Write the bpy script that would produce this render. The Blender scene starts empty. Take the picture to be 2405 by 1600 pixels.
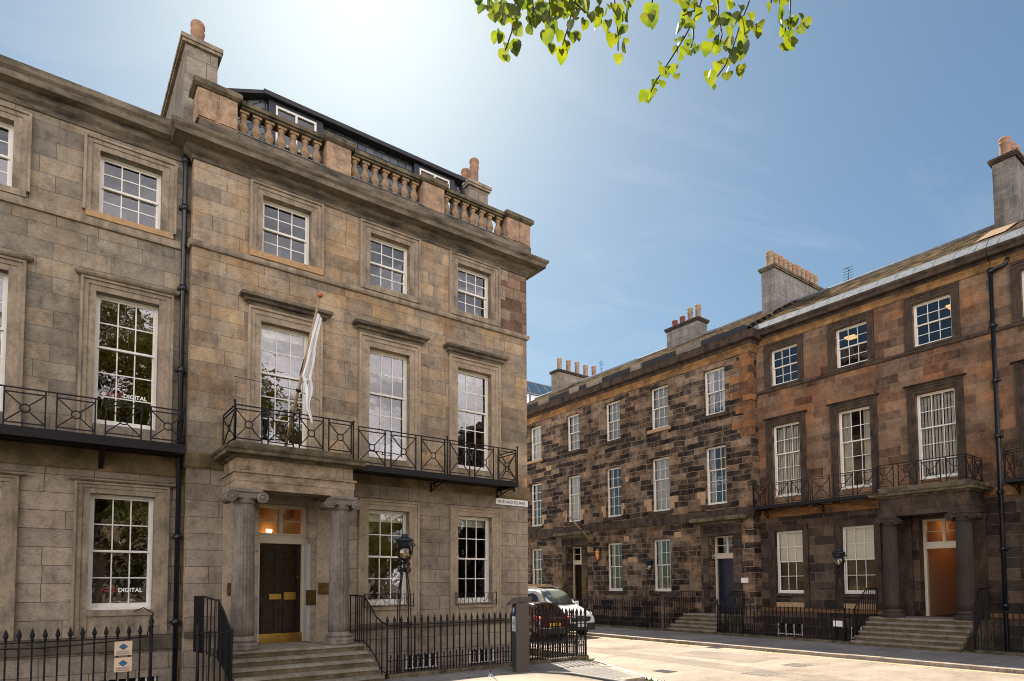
import bpy, math, random
from mathutils import Vector, Matrix
random.seed(7)
PI = math.pi
S = bpy.context.scene
COL = S.collection

# ------------------------------------------------------------------ camera, light, exposure
cd = bpy.data.cameras.new('camera')
cam = bpy.data.objects.new('camera', cd)
COL.objects.link(cam)
S.camera = cam
cd.sensor_width = 36.0
cd.lens = 22.269
cd.shift_y = 0.20600
cd.clip_start = 0.05
cd.clip_end = 2000
_r = Vector((0.8035334, -0.59523602, -0.00530613))
_u = Vector((-0.02663558, -0.04485865, 0.9986382))
_f = Vector((0.59466345, 0.80229781, 0.05189988))
cam.matrix_world = Matrix(((_r.x, _u.x, -_f.x, 0), (_r.y, _u.y, -_f.y, 0), (_r.z, _u.z, -_f.z, 0), (0, 0, 0, 1)))

SUN_AZ, SUN_EL = math.radians(22.5), math.radians(46.0)   # azimuth from +Y towards +X
sd = bpy.data.lights.new('sun', 'SUN')
sd.energy = 5.0
sd.angle = math.radians(0.55)
sd.color = (1.0, 0.90, 0.76)
sun = bpy.data.objects.new('sun', sd)
COL.objects.link(sun)
sdir = Vector((math.sin(SUN_AZ) * math.cos(SUN_EL), math.cos(SUN_AZ) * math.cos(SUN_EL), math.sin(SUN_EL)))
sun.rotation_euler = sdir.to_track_quat('Z', 'Y').to_euler()
sun.location = sdir * 60

W = bpy.data.worlds.new('World')
S.world = W
W.use_nodes = True


def nd(nt, typ, ins=None, **at):
    n = nt.nodes.new(typ)
    for k, v in at.items():
        setattr(n, k, v)
    for k, v in (ins or {}).items():
        s = n.inputs[k]
        if hasattr(v, 'node'):
            nt.links.new(v, s)
        else:
            s.default_value = v
    return n


def ramp(nt, fac, stops, interp='LINEAR'):
    n = nt.nodes.new('ShaderNodeValToRGB')
    n.color_ramp.interpolation = interp
    e = n.color_ramp.elements
    while len(e) < len(stops):
        e.new(0.5)
    for el, (p, c) in zip(e, stops):
        el.position = p
        el.color = (c[0], c[1], c[2], 1) if hasattr(c, '__len__') else (c, c, c, 1)
    nt.links.new(fac, n.inputs[0])
    return n.outputs[0]


def math_n(nt, op, a, b=None, clamp=False):
    n = nt.nodes.new('ShaderNodeMath')
    n.operation = op
    n.use_clamp = clamp
    for i, v in enumerate((a, b)):
        if v is None:
            continue
        if hasattr(v, 'node'):
            nt.links.new(v, n.inputs[i])
        else:
            n.inputs[i].default_value = v
    return n.outputs[0]


def mixc(nt, fac, a, b, blend='MIX'):
    n = nt.nodes.new('ShaderNodeMix')
    n.data_type = 'RGBA'
    n.blend_type = blend
    for i, v in ((0, fac), (6, a), (7, b)):
        if hasattr(v, 'node'):
            nt.links.new(v, n.inputs[i])
        elif i == 0:
            n.inputs[0].default_value = v
        else:
            n.inputs[i].default_value = (v[0], v[1], v[2], 1)
    return n.outputs[2]


def build_world():
    nt = W.node_tree
    bg = nt.nodes['Background']
    sky = nd(nt, 'ShaderNodeTexSky', sky_type='NISHITA', sun_disc=False, sun_elevation=SUN_EL, sun_rotation=SUN_AZ,
             altitude=50.0, air_density=1.0, dust_density=0.85, ozone_density=1.5)
    tc = nd(nt, 'ShaderNodeTexCoord')
    sep = nd(nt, 'ShaderNodeSeparateXYZ', {0: tc.outputs['Generated']})
    zz = math_n(nt, 'MAXIMUM', sep.outputs[2], 0.06)
    px = math_n(nt, 'DIVIDE', sep.outputs[0], zz)
    py = math_n(nt, 'DIVIDE', sep.outputs[1], zz)
    v = nd(nt, 'ShaderNodeCombineXYZ', {0: px, 1: py, 2: 0.0})
    # broad white cloud standing in the half of the sky opposite the sun
    n1 = nd(nt, 'ShaderNodeTexNoise', {'Vector': v.outputs[0], 'Scale': 0.9, 'Detail': 3.5, 'Roughness': 0.5})
    away = math_n(nt, 'ADD', math_n(nt, 'MULTIPLY', sep.outputs[1], -0.92), math_n(nt, 'MULTIPLY', sep.outputs[0], -0.46))
    cover = math_n(nt, 'ADD', n1.outputs[0], math_n(nt, 'MULTIPLY', away, 0.42))
    cl = ramp(nt, cover, [(0.56, 0.0), (0.74, 1.0)])
    low = ramp(nt, sep.outputs[2], [(0.34, 1.0), (0.52, 0.30)])
    cl = math_n(nt, 'MULTIPLY', cl, low)
    # thin high wisps
    mp = nd(nt, 'ShaderNodeMapping', {'Vector': v.outputs[0], 'Rotation': (0, 0, 0.5), 'Scale': (1.4, 3.0, 1)})
    n2 = nd(nt, 'ShaderNodeTexNoise', {'Vector': mp.outputs[0], 'Scale': 0.75, 'Detail': 6.0, 'Roughness': 0.6, 'Distortion': 0.8})
    wi = ramp(nt, n2.outputs[0], [(0.50, 0.0), (0.85, 0.22)])
    lum = nd(nt, 'ShaderNodeRGBToBW', {0: sky.outputs[0]})
    gain = math_n(nt, 'DIVIDE', 1.0, math_n(nt, 'ADD', 1.0, math_n(nt, 'DIVIDE', lum.outputs[0], SKY_SHOULDER)))
    sc = nd(nt, 'ShaderNodeVectorMath', {0: sky.outputs[0], 'Scale': gain}, operation='SCALE')
    tint = mixc(nt, 1.0, sc.outputs[0], SKY_TINT, 'MULTIPLY')
    c1 = mixc(nt, wi, tint, WISP)
    n3 = nd(nt, 'ShaderNodeTexNoise', {'Vector': v.outputs[0], 'Scale': 1.6, 'Detail': 2.5, 'Roughness': 0.5})
    shade = ramp(nt, n3.outputs[0], [(0.34, 0.55), (0.62, 1.15)])
    c2 = mixc(nt, cl, c1, mixc(nt, 1.0, CLOUD, shade, 'MULTIPLY'))
    nt.links.new(c2, bg.inputs[0])
    bg.inputs[1].default_value = SKY_STRENGTH


SKY_STRENGTH = 0.051
SKY_SHOULDER = 34.0
SKY_TINT = (0.86, 1.0, 0.97)
WISP = (8.0, 8.4, 8.8)
CLOUD = (38.5, 35.7, 36.5)
build_world()
S.view_settings.view_transform = 'Standard'
S.view_settings.look = 'None'
S.view_settings.gamma = 1.0
S.view_settings.use_curve_mapping = False
S.view_settings.exposure = 1.25
S.cycles.max_bounces = 8
S.cycles.diffuse_bounces = 4
S.cycles.transparent_max_bounces = 16
S.cycles.sample_clamp_indirect = 6.0
S.cycles.use_denoising = True
S.cycles.filter_width = 1.0

# ------------------------------------------------------------------ materials
MAT = {}


def newmat(name):
    m = bpy.data.materials.new(name)
    m.use_nodes = True
    return m, m.node_tree, m.node_tree.nodes['Principled BSDF']


def plain(name, col, rough=0.6, metal=0.0, var=0.15, scale=3.0, bump=0.0, spec=0.5, col2=None, stretch=None, coat=0.0):
    m, nt, b = newmat(name)
    tc = nd(nt, 'ShaderNodeTexCoord')
    vec = tc.outputs['Object']
    if stretch:
        vec = nd(nt, 'ShaderNodeMapping', {'Vector': vec, 'Scale': stretch}).outputs[0]
    n = nd(nt, 'ShaderNodeTexNoise', {'Vector': vec, 'Scale': scale, 'Detail': 6.0, 'Roughness': 0.6})
    c2 = col2 or tuple(c * (1 - 2 * var) for c in col)
    c = ramp(nt, n.outputs[0], [(0.32, c2), (0.62, col)])
    if bump:
        ng = nd(nt, 'ShaderNodeTexNoise', {'Vector': tc.outputs['Object'], 'Scale': 11.0, 'Detail': 8.0, 'Roughness': 0.75})
        c = mixc(nt, 0.8, c, ramp(nt, ng.outputs[0], [(0.30, 0.5), (0.5, 1.0), (0.72, 1.22)]), 'MULTIPLY')
    nt.links.new(c, b.inputs['Base Color'])
    b.inputs['Roughness'].default_value = rough
    b.inputs['Metallic'].default_value = metal
    b.inputs['Specular IOR Level'].default_value = spec
    if coat:
        b.inputs['Coat Weight'].default_value = coat
        b.inputs['Coat Roughness'].default_value = 0.03
    if bump:
        n3 = nd(nt, 'ShaderNodeTexNoise', {'Vector': vec, 'Scale': scale * 9, 'Detail': 5.0})
        bp = nd(nt, 'ShaderNodeBump', {'Height': n3.outputs[0], 'Strength': bump, 'Distance': 0.02})
        nt.links.new(bp.outputs[0], b.inputs['Normal'])
    MAT[name] = m
    return m


def ashlar(name, stops, bw, bh, mortar, msize, grime, gamt, rough_scale=14.0, bump=0.35, streak=0.35, shift=0.0, wob=0.0, tint2=None, mixb=0.6, mixn=0.9):
    """coursed stone blocks: every block its own shade, fine joints, grime with a shape of its own"""
    m, nt, b = newmat(name)
    tc = nd(nt, 'ShaderNodeTexCoord')
    sp = nd(nt, 'ShaderNodeSeparateXYZ', {0: tc.outputs['Object']})
    u = math_n(nt, 'ADD', math_n(nt, 'ADD', sp.outputs[0], sp.outputs[1]), shift)
    if wob:
        # rows of differing height: bend z a little
        nz = nd(nt, 'ShaderNodeTexNoise', {'Vector': tc.outputs['Object'], 'Scale': 1.3, 'Detail': 2.0})
        zz = math_n(nt, 'ADD', sp.outputs[2], math_n(nt, 'MULTIPLY', nz.outputs[0], wob))
    else:
        zz = sp.outputs[2]
    v = nd(nt, 'ShaderNodeCombineXYZ', {0: u, 1: zz, 2: 0.0})
    br = nd(nt, 'ShaderNodeTexBrick', {'Vector': v.outputs[0], 'Color1': (0, 0, 0, 1), 'Color2': (1, 1, 1, 1), 'Mortar': (0.5, 0.5, 0.5, 1),
                                      'Scale': 1.0, 'Mortar Size': msize, 'Mortar Smooth': 0.2, 'Bias': 0.0, 'Brick Width': bw, 'Row Height': bh})
    br.offset = 0.43
    br.squash = 0.72
    br.squash_frequency = 3
    n1 = nd(nt, 'ShaderNodeTexNoise', {'Vector': tc.outputs['Object'], 'Scale': rough_scale * 0.25, 'Detail': 8.0, 'Roughness': 0.65})
    f = math_n(nt, 'ADD', math_n(nt, 'MULTIPLY', br.outputs[0], mixb), math_n(nt, 'MULTIPLY', math_n(nt, 'SUBTRACT', n1.outputs[0], 0.30), mixn))
    base = ramp(nt, f, stops)
    if tint2:
        n5 = nd(nt, 'ShaderNodeTexNoise', {'Vector': tc.outputs['Object'], 'Scale': tint2[1], 'Detail': 3.0})
        base = mixc(nt, ramp(nt, n5.outputs[0], [(0.42, 0.0), (0.66, tint2[2])]), base, mixc(nt, 1.0, base, tint2[0], 'MULTIPLY'))
    # fine tooling
    mp0 = nd(nt, 'ShaderNodeMapping', {'Vector': tc.outputs['Object'], 'Scale': (1, 1, 4.0)})
    n4 = nd(nt, 'ShaderNodeTexNoise', {'Vector': mp0.outputs[0], 'Scale': rough_scale, 'Detail': 6.0, 'Roughness': 0.7})
    base = mixc(nt, 0.8, base, ramp(nt, n4.outputs[0], [(0.28, 0.42), (0.52, 0.98), (0.75, 1.25)]), 'MULTIPLY')
    nb = nd(nt, 'ShaderNodeTexNoise', {'Vector': tc.outputs['Object'], 'Scale': 4.2, 'Detail': 9.0, 'Roughness': 0.7, 'Distortion': 0.4})
    base = mixc(nt, 0.85, base, ramp(nt, nb.outputs[0], [(0.30, 0.50), (0.48, 0.98), (0.70, 1.2)]), 'MULTIPLY')
    # joints
    base = mixc(nt, br.outputs[1], base, mortar)
    # grime: broad blotches and vertical runs
    n2 = nd(nt, 'ShaderNodeTexNoise', {'Vector': tc.outputs['Object'], 'Scale': 0.55, 'Detail': 8.0, 'Roughness': 0.62})
    g = ramp(nt, n2.outputs[0], [(0.43, 0.0), (0.70, gamt)])
    base = mixc(nt, g, base, mixc(nt, 1.0, base, grime, 'MULTIPLY'))
    mp = nd(nt, 'ShaderNodeMapping', {'Vector': tc.outputs['Object'], 'Scale': (5.0, 5.0, 0.35)})
    n3 = nd(nt, 'ShaderNodeTexNoise', {'Vector': mp.outputs[0], 'Scale': 0.8, 'Detail': 7.0, 'Roughness': 0.65})
    g2 = ramp(nt, n3.outputs[0], [(0.5, 0.0), (0.8, streak)])
    base = mixc(nt, g2, base, mixc(nt, 1.0, base, grime, 'MULTIPLY'))
    nt.links.new(base, b.inputs['Base Color'])
    b.inputs['Roughness'].default_value = 0.9
    b.inputs['Specular IOR Level'].default_value = 0.25
    h = math_n(nt, 'SUBTRACT', math_n(nt, 'ADD', math_n(nt, 'MULTIPLY', n4.outputs[0], 0.35), math_n(nt, 'MULTIPLY', br.outputs[0], 0.3)), math_n(nt, 'MULTIPLY', br.outputs[1], 0.8))
    bp = nd(nt, 'ShaderNodeBump', {'Height': h, 'Strength': bump, 'Distance': 0.02})
    nt.links.new(bp.outputs[0], b.inputs['Normal'])
    MAT[name] = m
    return m


TAN = [(0.02, (0.19, 0.155, 0.118)), (0.3, (0.29, 0.237, 0.175)), (0.55, (0.36, 0.292, 0.21)), (0.78, (0.41, 0.33, 0.23)), (0.97, (0.46, 0.335, 0.20))]
PINK = [(0.0, (0.22, 0.18, 0.14)), (0.35, (0.315, 0.258, 0.198)), (0.6, (0.365, 0.30, 0.23)), (0.95, (0.42, 0.335, 0.245))]
ashlar('upper_sandstone', TAN, 0.98, 0.335, (0.15, 0.115, 0.082), 0.006, (0.36, 0.34, 0.32), 0.95, streak=0.6, tint2=((1.22, 0.96, 0.66), 1.3, 0.7), mixb=0.7, mixn=1.1)
ashlar('ground_sandstone', PINK, 1.12, 0.36, (0.10, 0.08, 0.06), 0.007, (0.42, 0.40, 0.37), 0.8, streak=0.55, mixb=0.65, mixn=1.1)
ashlar('grey_sandstone', [(0.0, (0.16, 0.14, 0.112)), (0.4, (0.265, 0.228, 0.175)), (0.65, (0.325, 0.275, 0.205)), (0.95, (0.38, 0.295, 0.195))], 0.98, 0.345, (0.13, 0.105, 0.08), 0.006, (0.36, 0.34, 0.32), 0.95, shift=0.4, streak=0.6, mixb=0.65, mixn=1.1)
ashlar('brown_sandstone', [(0.05, (0.05, 0.036, 0.028)), (0.28, (0.15, 0.099, 0.067)), (0.55, (0.235, 0.155, 0.10)), (0.8, (0.295, 0.188, 0.113)), (1.0, (0.34, 0.205, 0.11))], 0.80, 0.335, (0.235, 0.17, 0.115), 0.008, (0.22, 0.2, 0.19), 0.8, rough_scale=10, shift=0.3, tint2=((1.45, 0.85, 0.45), 0.6, 0.7))
ashlar('sooty_sandstone', [(0.05, (0.018, 0.014, 0.012)), (0.4, (0.058, 0.043, 0.034)), (0.65, (0.125, 0.085, 0.06)), (1.0, (0.21, 0.135, 0.085))], 0.95, 0.36, (0.17, 0.125, 0.09), 0.008, (0.3, 0.28, 0.27), 0.75, rough_scale=10)
ashlar('rubble_stone', [(0.24, (0.016, 0.013, 0.012)), (0.39, (0.06, 0.045, 0.035)), (0.53, (0.165, 0.12, 0.083)), (0.68, (0.27, 0.197, 0.135)), (1.0, (0.40, 0.285, 0.185))], 0.98, 0.265, (0.26, 0.19, 0.135), 0.013, (0.25, 0.22, 0.21), 0.75, rough_scale=7, bump=0.7, wob=0.2, mixb=0.40, mixn=1.35, tint2=((1.25, 0.92, 0.66), 0.5, 0.55))
ashlar('quoin_stone', [(0.1, (0.10, 0.055, 0.035)), (0.45, (0.24, 0.115, 0.055)), (0.7, (0.34, 0.155, 0.06)), (1.0, (0.40, 0.21, 0.09))], 0.75, 0.34, (0.18, 0.10, 0.06), 0.012, (0.3, 0.25, 0.24), 0.7, rough_scale=8)
ashlar('eroded_sandstone', [(0.05, (0.09, 0.055, 0.038)), (0.4, (0.20, 0.13, 0.09)), (0.7, (0.28, 0.185, 0.125)), (1.0, (0.40, 0.29, 0.19))], 0.7, 0.335, (0.09, 0.06, 0.045), 0.008, (0.4, 0.35, 0.33), 0.8, rough_scale=9, bump=0.7)
plain('trim_sandstone', (0.33, 0.262, 0.185), 0.9, col2=(0.15, 0.122, 0.092), scale=1.7, bump=0.25, spec=0.25, stretch=(2.2, 2.2, 0.8))
plain('trim_pale', (0.40, 0.315, 0.222), 0.9, col2=(0.23, 0.184, 0.132), scale=1.5, bump=0.2, spec=0.25)
plain('sill_orange', (0.43, 0.27, 0.135), 0.9, col2=(0.33, 0.22, 0.125), scale=2.0, bump=0.2, spec=0.25)
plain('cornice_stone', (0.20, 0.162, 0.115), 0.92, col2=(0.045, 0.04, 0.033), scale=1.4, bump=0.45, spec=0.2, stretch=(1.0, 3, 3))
plain('trim_dark', (0.082, 0.057, 0.041), 0.9, col2=(0.024, 0.019, 0.016), scale=2.2, bump=0.35, spec=0.25, stretch=(1.6, 1.6, 0.8))
plain('column_dark', (0.062, 0.047, 0.038), 0.85, col2=(0.03, 0.024, 0.021), scale=1.6, spec=0.3, stretch=(2, 2, 0.5))
plain('trim_ochre', (0.34, 0.19, 0.075), 0.9, col2=(0.06, 0.04, 0.026), scale=1.6, bump=0.35, spec=0.25)
plain('trim_peeled', (0.30, 0.15, 0.055), 0.9, col2=(0.035, 0.027, 0.022), scale=2.4, bump=0.45, spec=0.25, stretch=(0.5, 1, 1.6))
plain('stone_orange', (0.34, 0.15, 0.055), 0.9, col2=(0.12, 0.065, 0.035), scale=1.3, bump=0.35, spec=0.25)
plain('stone_patch', (0.42, 0.28, 0.165), 0.9, col2=(0.36, 0.24, 0.14), scale=3, bump=0.2, spec=0.25)
plain('baluster_stone', (0.37, 0.25, 0.145), 0.9, col2=(0.21, 0.145, 0.09), scale=3.0, bump=0.3, spec=0.25)
plain('pedestal_stone', (0.40, 0.265, 0.165), 0.9, col2=(0.19, 0.135, 0.095), scale=4.5, bump=0.6, spec=0.25)
plain('column_stone', (0.235, 0.195, 0.16), 0.9, col2=(0.115, 0.10, 0.085), scale=1.4, bump=0.3, spec=0.25, stretch=(2, 2, 0.7))
plain('stained_stone', (0.23, 0.16, 0.09), 0.92, col2=(0.07, 0.062, 0.032), scale=1.3, bump=0.4, spec=0.2, stretch=(1.2, 1, 0.7))
plain('wet_stone', (0.14, 0.11, 0.08), 0.9, col2=(0.06, 0.055, 0.04), scale=1.2, bump=0.4, spec=0.2)
plain('weathered_stone', (0.36, 0.275, 0.185), 0.92, col2=(0.15, 0.115, 0.08), scale=2.6, bump=0.5, spec=0.2, stretch=(0.9, 1, 1.3))
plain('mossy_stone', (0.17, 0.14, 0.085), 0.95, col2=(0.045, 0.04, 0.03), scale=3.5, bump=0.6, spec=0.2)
plain('roof_slab', (0.27, 0.185, 0.115), 0.9, col2=(0.2, 0.14, 0.09), scale=3, spec=0.1)
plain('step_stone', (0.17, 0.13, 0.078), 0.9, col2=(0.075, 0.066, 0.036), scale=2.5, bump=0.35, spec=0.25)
plain('tread_stone_lit', (0.29, 0.255, 0.20), 0.85, col2=(0.17, 0.15, 0.11), scale=2.5, bump=0.3, spec=0.25)  # worn tread tone, also lightened over the risers to mimic skylight on top
plain('white_paint', (0.74, 0.71, 0.64), 0.45, var=0.05, scale=4)
plain('cream_paint', (0.62, 0.54, 0.41), 0.5, var=0.05, scale=4)
plain('grey_paint', (0.42, 0.41, 0.37), 0.5, var=0.05, scale=4)
plain('black_iron', (0.011, 0.010, 0.011), 0.6, var=0.2, scale=8, spec=0.25)
plain('pipe_paint', (0.012, 0.016, 0.022), 0.3, var=0.2, scale=8)
plain('lead', (0.20, 0.213, 0.23), 0.9, metal=0.0, spec=0.1, col2=(0.13, 0.14, 0.15), scale=2.5, stretch=(3, 3, 1))
plain('slate', (0.075, 0.085, 0.10), 0.5, var=0.2, scale=5)
plain('navy_cladding', (0.010, 0.012, 0.022), 0.5, var=0.1, scale=3)
plain('roof_felt', (0.02, 0.02, 0.024), 0.7, var=0.15, scale=5)
plain('clay_pot', (0.36, 0.20, 0.125), 0.9, col2=(0.17, 0.115, 0.08), scale=3, spec=0.3)
plain('buff_pot', (0.36, 0.26, 0.16), 0.9, col2=(0.15, 0.11, 0.075), scale=3, spec=0.3)
plain('red_pot', (0.22, 0.07, 0.05), 0.85, var=0.15, scale=3, spec=0.3)
ashlar('chimney_stone', [(0, (0.2, 0.17, 0.135)), (0.5, (0.27, 0.23, 0.18)), (1, (0.30, 0.26, 0.2))], 0.6, 0.42, (0.13, 0.11, 0.09), 0.01, (0.5, 0.47, 0.44), 0.6)
ashlar('render_grey', [(0, (0.19, 0.175, 0.155)), (0.5, (0.245, 0.23, 0.205)), (1, (0.275, 0.255, 0.225))], 0.8, 0.4, (0.17, 0.15, 0.13), 0.012, (0.3, 0.26, 0.23), 0.6, bump=0.5, streak=0.9)
plain('interior_dark', (0.045, 0.034, 0.026), 0.9, var=0.2, scale=1)
plain('orange_wall', (0.42, 0.24, 0.135), 0.85, var=0.03, scale=2)
plain('blind_white', (0.88, 0.86, 0.80), 0.9, var=0.04, scale=2)
plain('curtain_cloth', (0.72, 0.68, 0.60), 0.9, var=0.08, scale=3)
plain('black_gloss', (0.022, 0.013, 0.008), 0.15, var=0.2, scale=6, bump=0.10, spec=0.4)
plain('blue_door', (0.012, 0.017, 0.045), 0.3, var=0.15, scale=6)
plain('brass', (0.50, 0.32, 0.09), 0.28, metal=1.0, var=0.15, scale=5)
plain('old_brass', (0.16, 0.10, 0.035), 0.42, metal=0.8, var=0.25, scale=9)
plain('pole_wood', (0.40, 0.28, 0.15), 0.55, var=0.15, scale=6, stretch=(4, 4, 0.6))
plain('orange_ball', (0.48, 0.14, 0.05), 0.5)
plain('flag_cloth', (0.86, 0.87, 0.89), 0.9, var=0.05, scale=4)
plain('navy_cloth', (0.02, 0.03, 0.09), 0.9)
plain('meter_metal', (0.10, 0.08, 0.066), 0.55, metal=0.0, var=0.12, scale=30, spec=0.35)
plain('meter_face', (0.035, 0.043, 0.042), 0.35, var=0.15, scale=8)
plain('sign_white', (0.78, 0.77, 0.72), 0.5, var=0.03)
plain('sign_peach', (0.72, 0.53, 0.37), 0.6, var=0.03)
plain('ink_black', (0.02, 0.02, 0.02), 0.6)
plain('ink_blue', (0.012, 0.075, 0.20), 0.5, var=0.05)
plain('light_blue', (0.05, 0.19, 0.36), 0.5, var=0.05)
plain('letter_white', (0.82, 0.84, 0.80), 0.5, var=0.02)
plain('letter_red', (0.24, 0.025, 0.015), 0.5, var=0.05)
plain('plate_yellow', (0.80, 0.46, 0.02), 0.4, var=0.02)
plain('plate_white', (0.80, 0.79, 0.74), 0.4, var=0.02)
plain('crest_gold', (0.85, 0.42, 0.05), 0.4, var=0.05)
plain('crest_red', (0.72, 0.10, 0.03), 0.5, var=0.05)
plain('van_paint', (0.74, 0.73, 0.71), 0.25, var=0.02, coat=0.5)
plain('maroon_paint', (0.045, 0.012, 0.012), 0.18, var=0.05, coat=0.8)
plain('beige_paint', (0.62, 0.53, 0.41), 0.3, var=0.02, coat=0.6)
plain('dark_plastic', (0.02, 0.02, 0.021), 0.6, var=0.1)
plain('tyre_rubber', (0.012, 0.012, 0.012), 0.85)
plain('rim_metal', (0.5, 0.5, 0.5), 0.3, metal=0.9)
plain('chrome', (0.75, 0.75, 0.75), 0.12, metal=1.0)
plain('lamp_red', (0.55, 0.02, 0.015), 0.2, coat=0.5)
plain('bark', (0.075, 0.058, 0.042), 0.9, var=0.3, scale=6, bump=0.6)
plain('twig_bark', (0.05, 0.032, 0.022), 0.8, var=0.2, scale=20)
plain('kerb_stone', (0.34, 0.28, 0.22), 0.85, col2=(0.2, 0.165, 0.135), scale=4, bump=0.3)
plain('road_white', (0.75, 0.70, 0.60), 0.8, col2=(0.52, 0.46, 0.38), scale=9)
plain('road_yellow', (0.58, 0.46, 0.16), 0.8, col2=(0.42, 0.34, 0.17), scale=9)
plain('well_concrete', (0.12, 0.10, 0.085), 0.9, var=0.2, scale=2, bump=0.3)
plain('weed_leaf', (0.10, 0.16, 0.025), 0.7, var=0.25, scale=12)
plain('timber', (0.55, 0.36, 0.2), 0.6, var=0.1, scale=8)


def mat_slates(name, stops, bw, bh, mort):
    m, nt, b = newmat(name)
    tc = nd(nt, 'ShaderNodeTexCoord')
    sp = nd(nt, 'ShaderNodeSeparateXYZ', {0: tc.outputs['Object']})
    v = nd(nt, 'ShaderNodeCombineXYZ', {0: sp.outputs[0], 1: math_n(nt, 'ADD', sp.outputs[2], math_n(nt, 'MULTIPLY', sp.outputs[1], 0.35)), 2: 0.0})
    br = nd(nt, 'ShaderNodeTexBrick', {'Vector': v.outputs[0], 'Color1': (0, 0, 0, 1), 'Color2': (1, 1, 1, 1), 'Mortar': (0, 0, 0, 1), 'Scale': 1.0,
                                      'Mortar Size': 0.012, 'Brick Width': bw, 'Row Height': bh})
    n = nd(nt, 'ShaderNodeTexNoise', {'Vector': tc.outputs['Object'], 'Scale': 6.0, 'Detail': 8.0, 'Roughness': 0.7})
    f = math_n(nt, 'ADD', math_n(nt, 'MULTIPLY', br.outputs[0], 0.6), math_n(nt, 'MULTIPLY', n.outputs[0], 0.45))
    c = mixc(nt, br.outputs[1], ramp(nt, f, stops), mort)
    nt.links.new(c, b.inputs['Base Color'])
    b.inputs['Roughness'].default_value = 0.85
    b.inputs['Specular IOR Level'].default_value = 0.0 if 'roof' in name else 0.3
    bp = nd(nt, 'ShaderNodeBump', {'Height': math_n(nt, 'SUBTRACT', f, br.outputs[1]), 'Strength': 0.6, 'Distance': 0.02})
    nt.links.new(bp.outputs[0], b.inputs['Normal'])
    MAT[name] = m


mat_slates('slate_wall', [(0.1, (0.05, 0.062, 0.075)), (0.6, (0.12, 0.145, 0.165)), (0.95, (0.21, 0.235, 0.245))], 0.24, 0.17, (0.02, 0.022, 0.026))
mat_slates('slate_roof', [(0.2, (0.022, 0.019, 0.016)), (0.55, (0.075, 0.057, 0.037)), (0.9, (0.16, 0.115, 0.065))], 0.34, 0.20, (0.012, 0.010, 0.008))


def mat_glass(name, tint=(0.80, 0.80, 0.77), ior=1.65, base=0.045, wav=0.018):
    m, nt, b = newmat(name)
    nt.nodes.remove(b)
    out = nt.nodes['Material Output']
    tc = nd(nt, 'ShaderNodeTexCoord')
    n = nd(nt, 'ShaderNodeTexNoise', {'Vector': tc.outputs['Object'], 'Scale': 2.6, 'Detail': 2.0})
    bp = nd(nt, 'ShaderNodeBump', {'Height': n.outputs[0], 'Strength': wav * 10, 'Distance': 0.02})
    fr = nd(nt, 'ShaderNodeFresnel', {'IOR': ior, 'Normal': bp.outputs[0]})
    fac = math_n(nt, 'ADD', fr.outputs[0], base, True)
    tr = nd(nt, 'ShaderNodeBsdfTransparent', {'Color': (*tint, 1)})
    gl = nd(nt, 'ShaderNodeBsdfGlossy', {'Color': (1, 1, 1, 1), 'Roughness': 0.0, 'Normal': bp.outputs[0]})
    mx = nd(nt, 'ShaderNodeMixShader', {0: fac, 1: tr.outputs[0], 2: gl.outputs[0]})
    nt.links.new(mx.outputs[0], out.inputs[0])
    MAT[name] = m


mat_glass('window_glass')
mat_glass('car_glass', (0.30, 0.36, 0.33), 1.55, 0.05, 0.0)
mat_glass('globe_glass', (0.62, 0.50, 0.33), 1.5, 0.06, 0.01)
mat_glass('roof_glass', (0.35, 0.5, 0.6), 2.2, 0.35, 0.0)


def mat_emit(name, col, strength):
    m, nt, b = newmat(name)
    b.inputs['Base Color'].default_value = (*col, 1)
    b.inputs['Emission Color'].default_value = (*col, 1)
    b.inputs['Emission Strength'].default_value = strength
    MAT[name] = m


mat_emit('lit_bulb', (1.0, 0.55, 0.20), 7.0)
mat_emit('lit_shade', (1.0, 0.48, 0.14), 2.2)
mat_emit('brake_glow', (1.0, 0.05, 0.03), 3.0)
mat_emit('strip_light', (1.0, 0.50, 0.14), 0.7)


def mat_leaf(name, c1, c2, trans):
    m, nt, b = newmat(name)
    nt.nodes.remove(b)
    out = nt.nodes['Material Output']
    gi = nd(nt, 'ShaderNodeTexCoord')
    n = nd(nt, 'ShaderNodeTexNoise', {'Vector': gi.outputs['Object'], 'Scale': 9.0, 'Detail': 3.0})
    c = ramp(nt, n.outputs[0], [(0.35, c1), (0.65, c2)])
    ct = mixc(nt, 1.0, c, trans, 'MULTIPLY')
    d = nd(nt, 'ShaderNodeBsdfDiffuse', {'Color': c})
    t = nd(nt, 'ShaderNodeBsdfTranslucent', {'Color': ct})
    g = nd(nt, 'ShaderNodeBsdfGlossy', {'Color': (1, 1, 1, 1), 'Roughness': 0.35})
    mx = nd(nt, 'ShaderNodeMixShader', {0: 0.55, 1: d.outputs[0], 2: t.outputs[0]})
    mx2 = nd(nt, 'ShaderNodeMixShader', {0: 0.05, 1: mx.outputs[0], 2: g.outputs[0]})
    nt.links.new(mx2.outputs[0], out.inputs[0])
    MAT[name] = m


mat_leaf('lime_leaf', (0.022, 0.048, 0.004), (0.066, 0.094, 0.006), (5.6, 4.4, 0.9))
mat_leaf('crown_leaf', (0.14, 0.15, 0.02), (0.30, 0.26, 0.045), (1.6, 1.5, 1.0))


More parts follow.
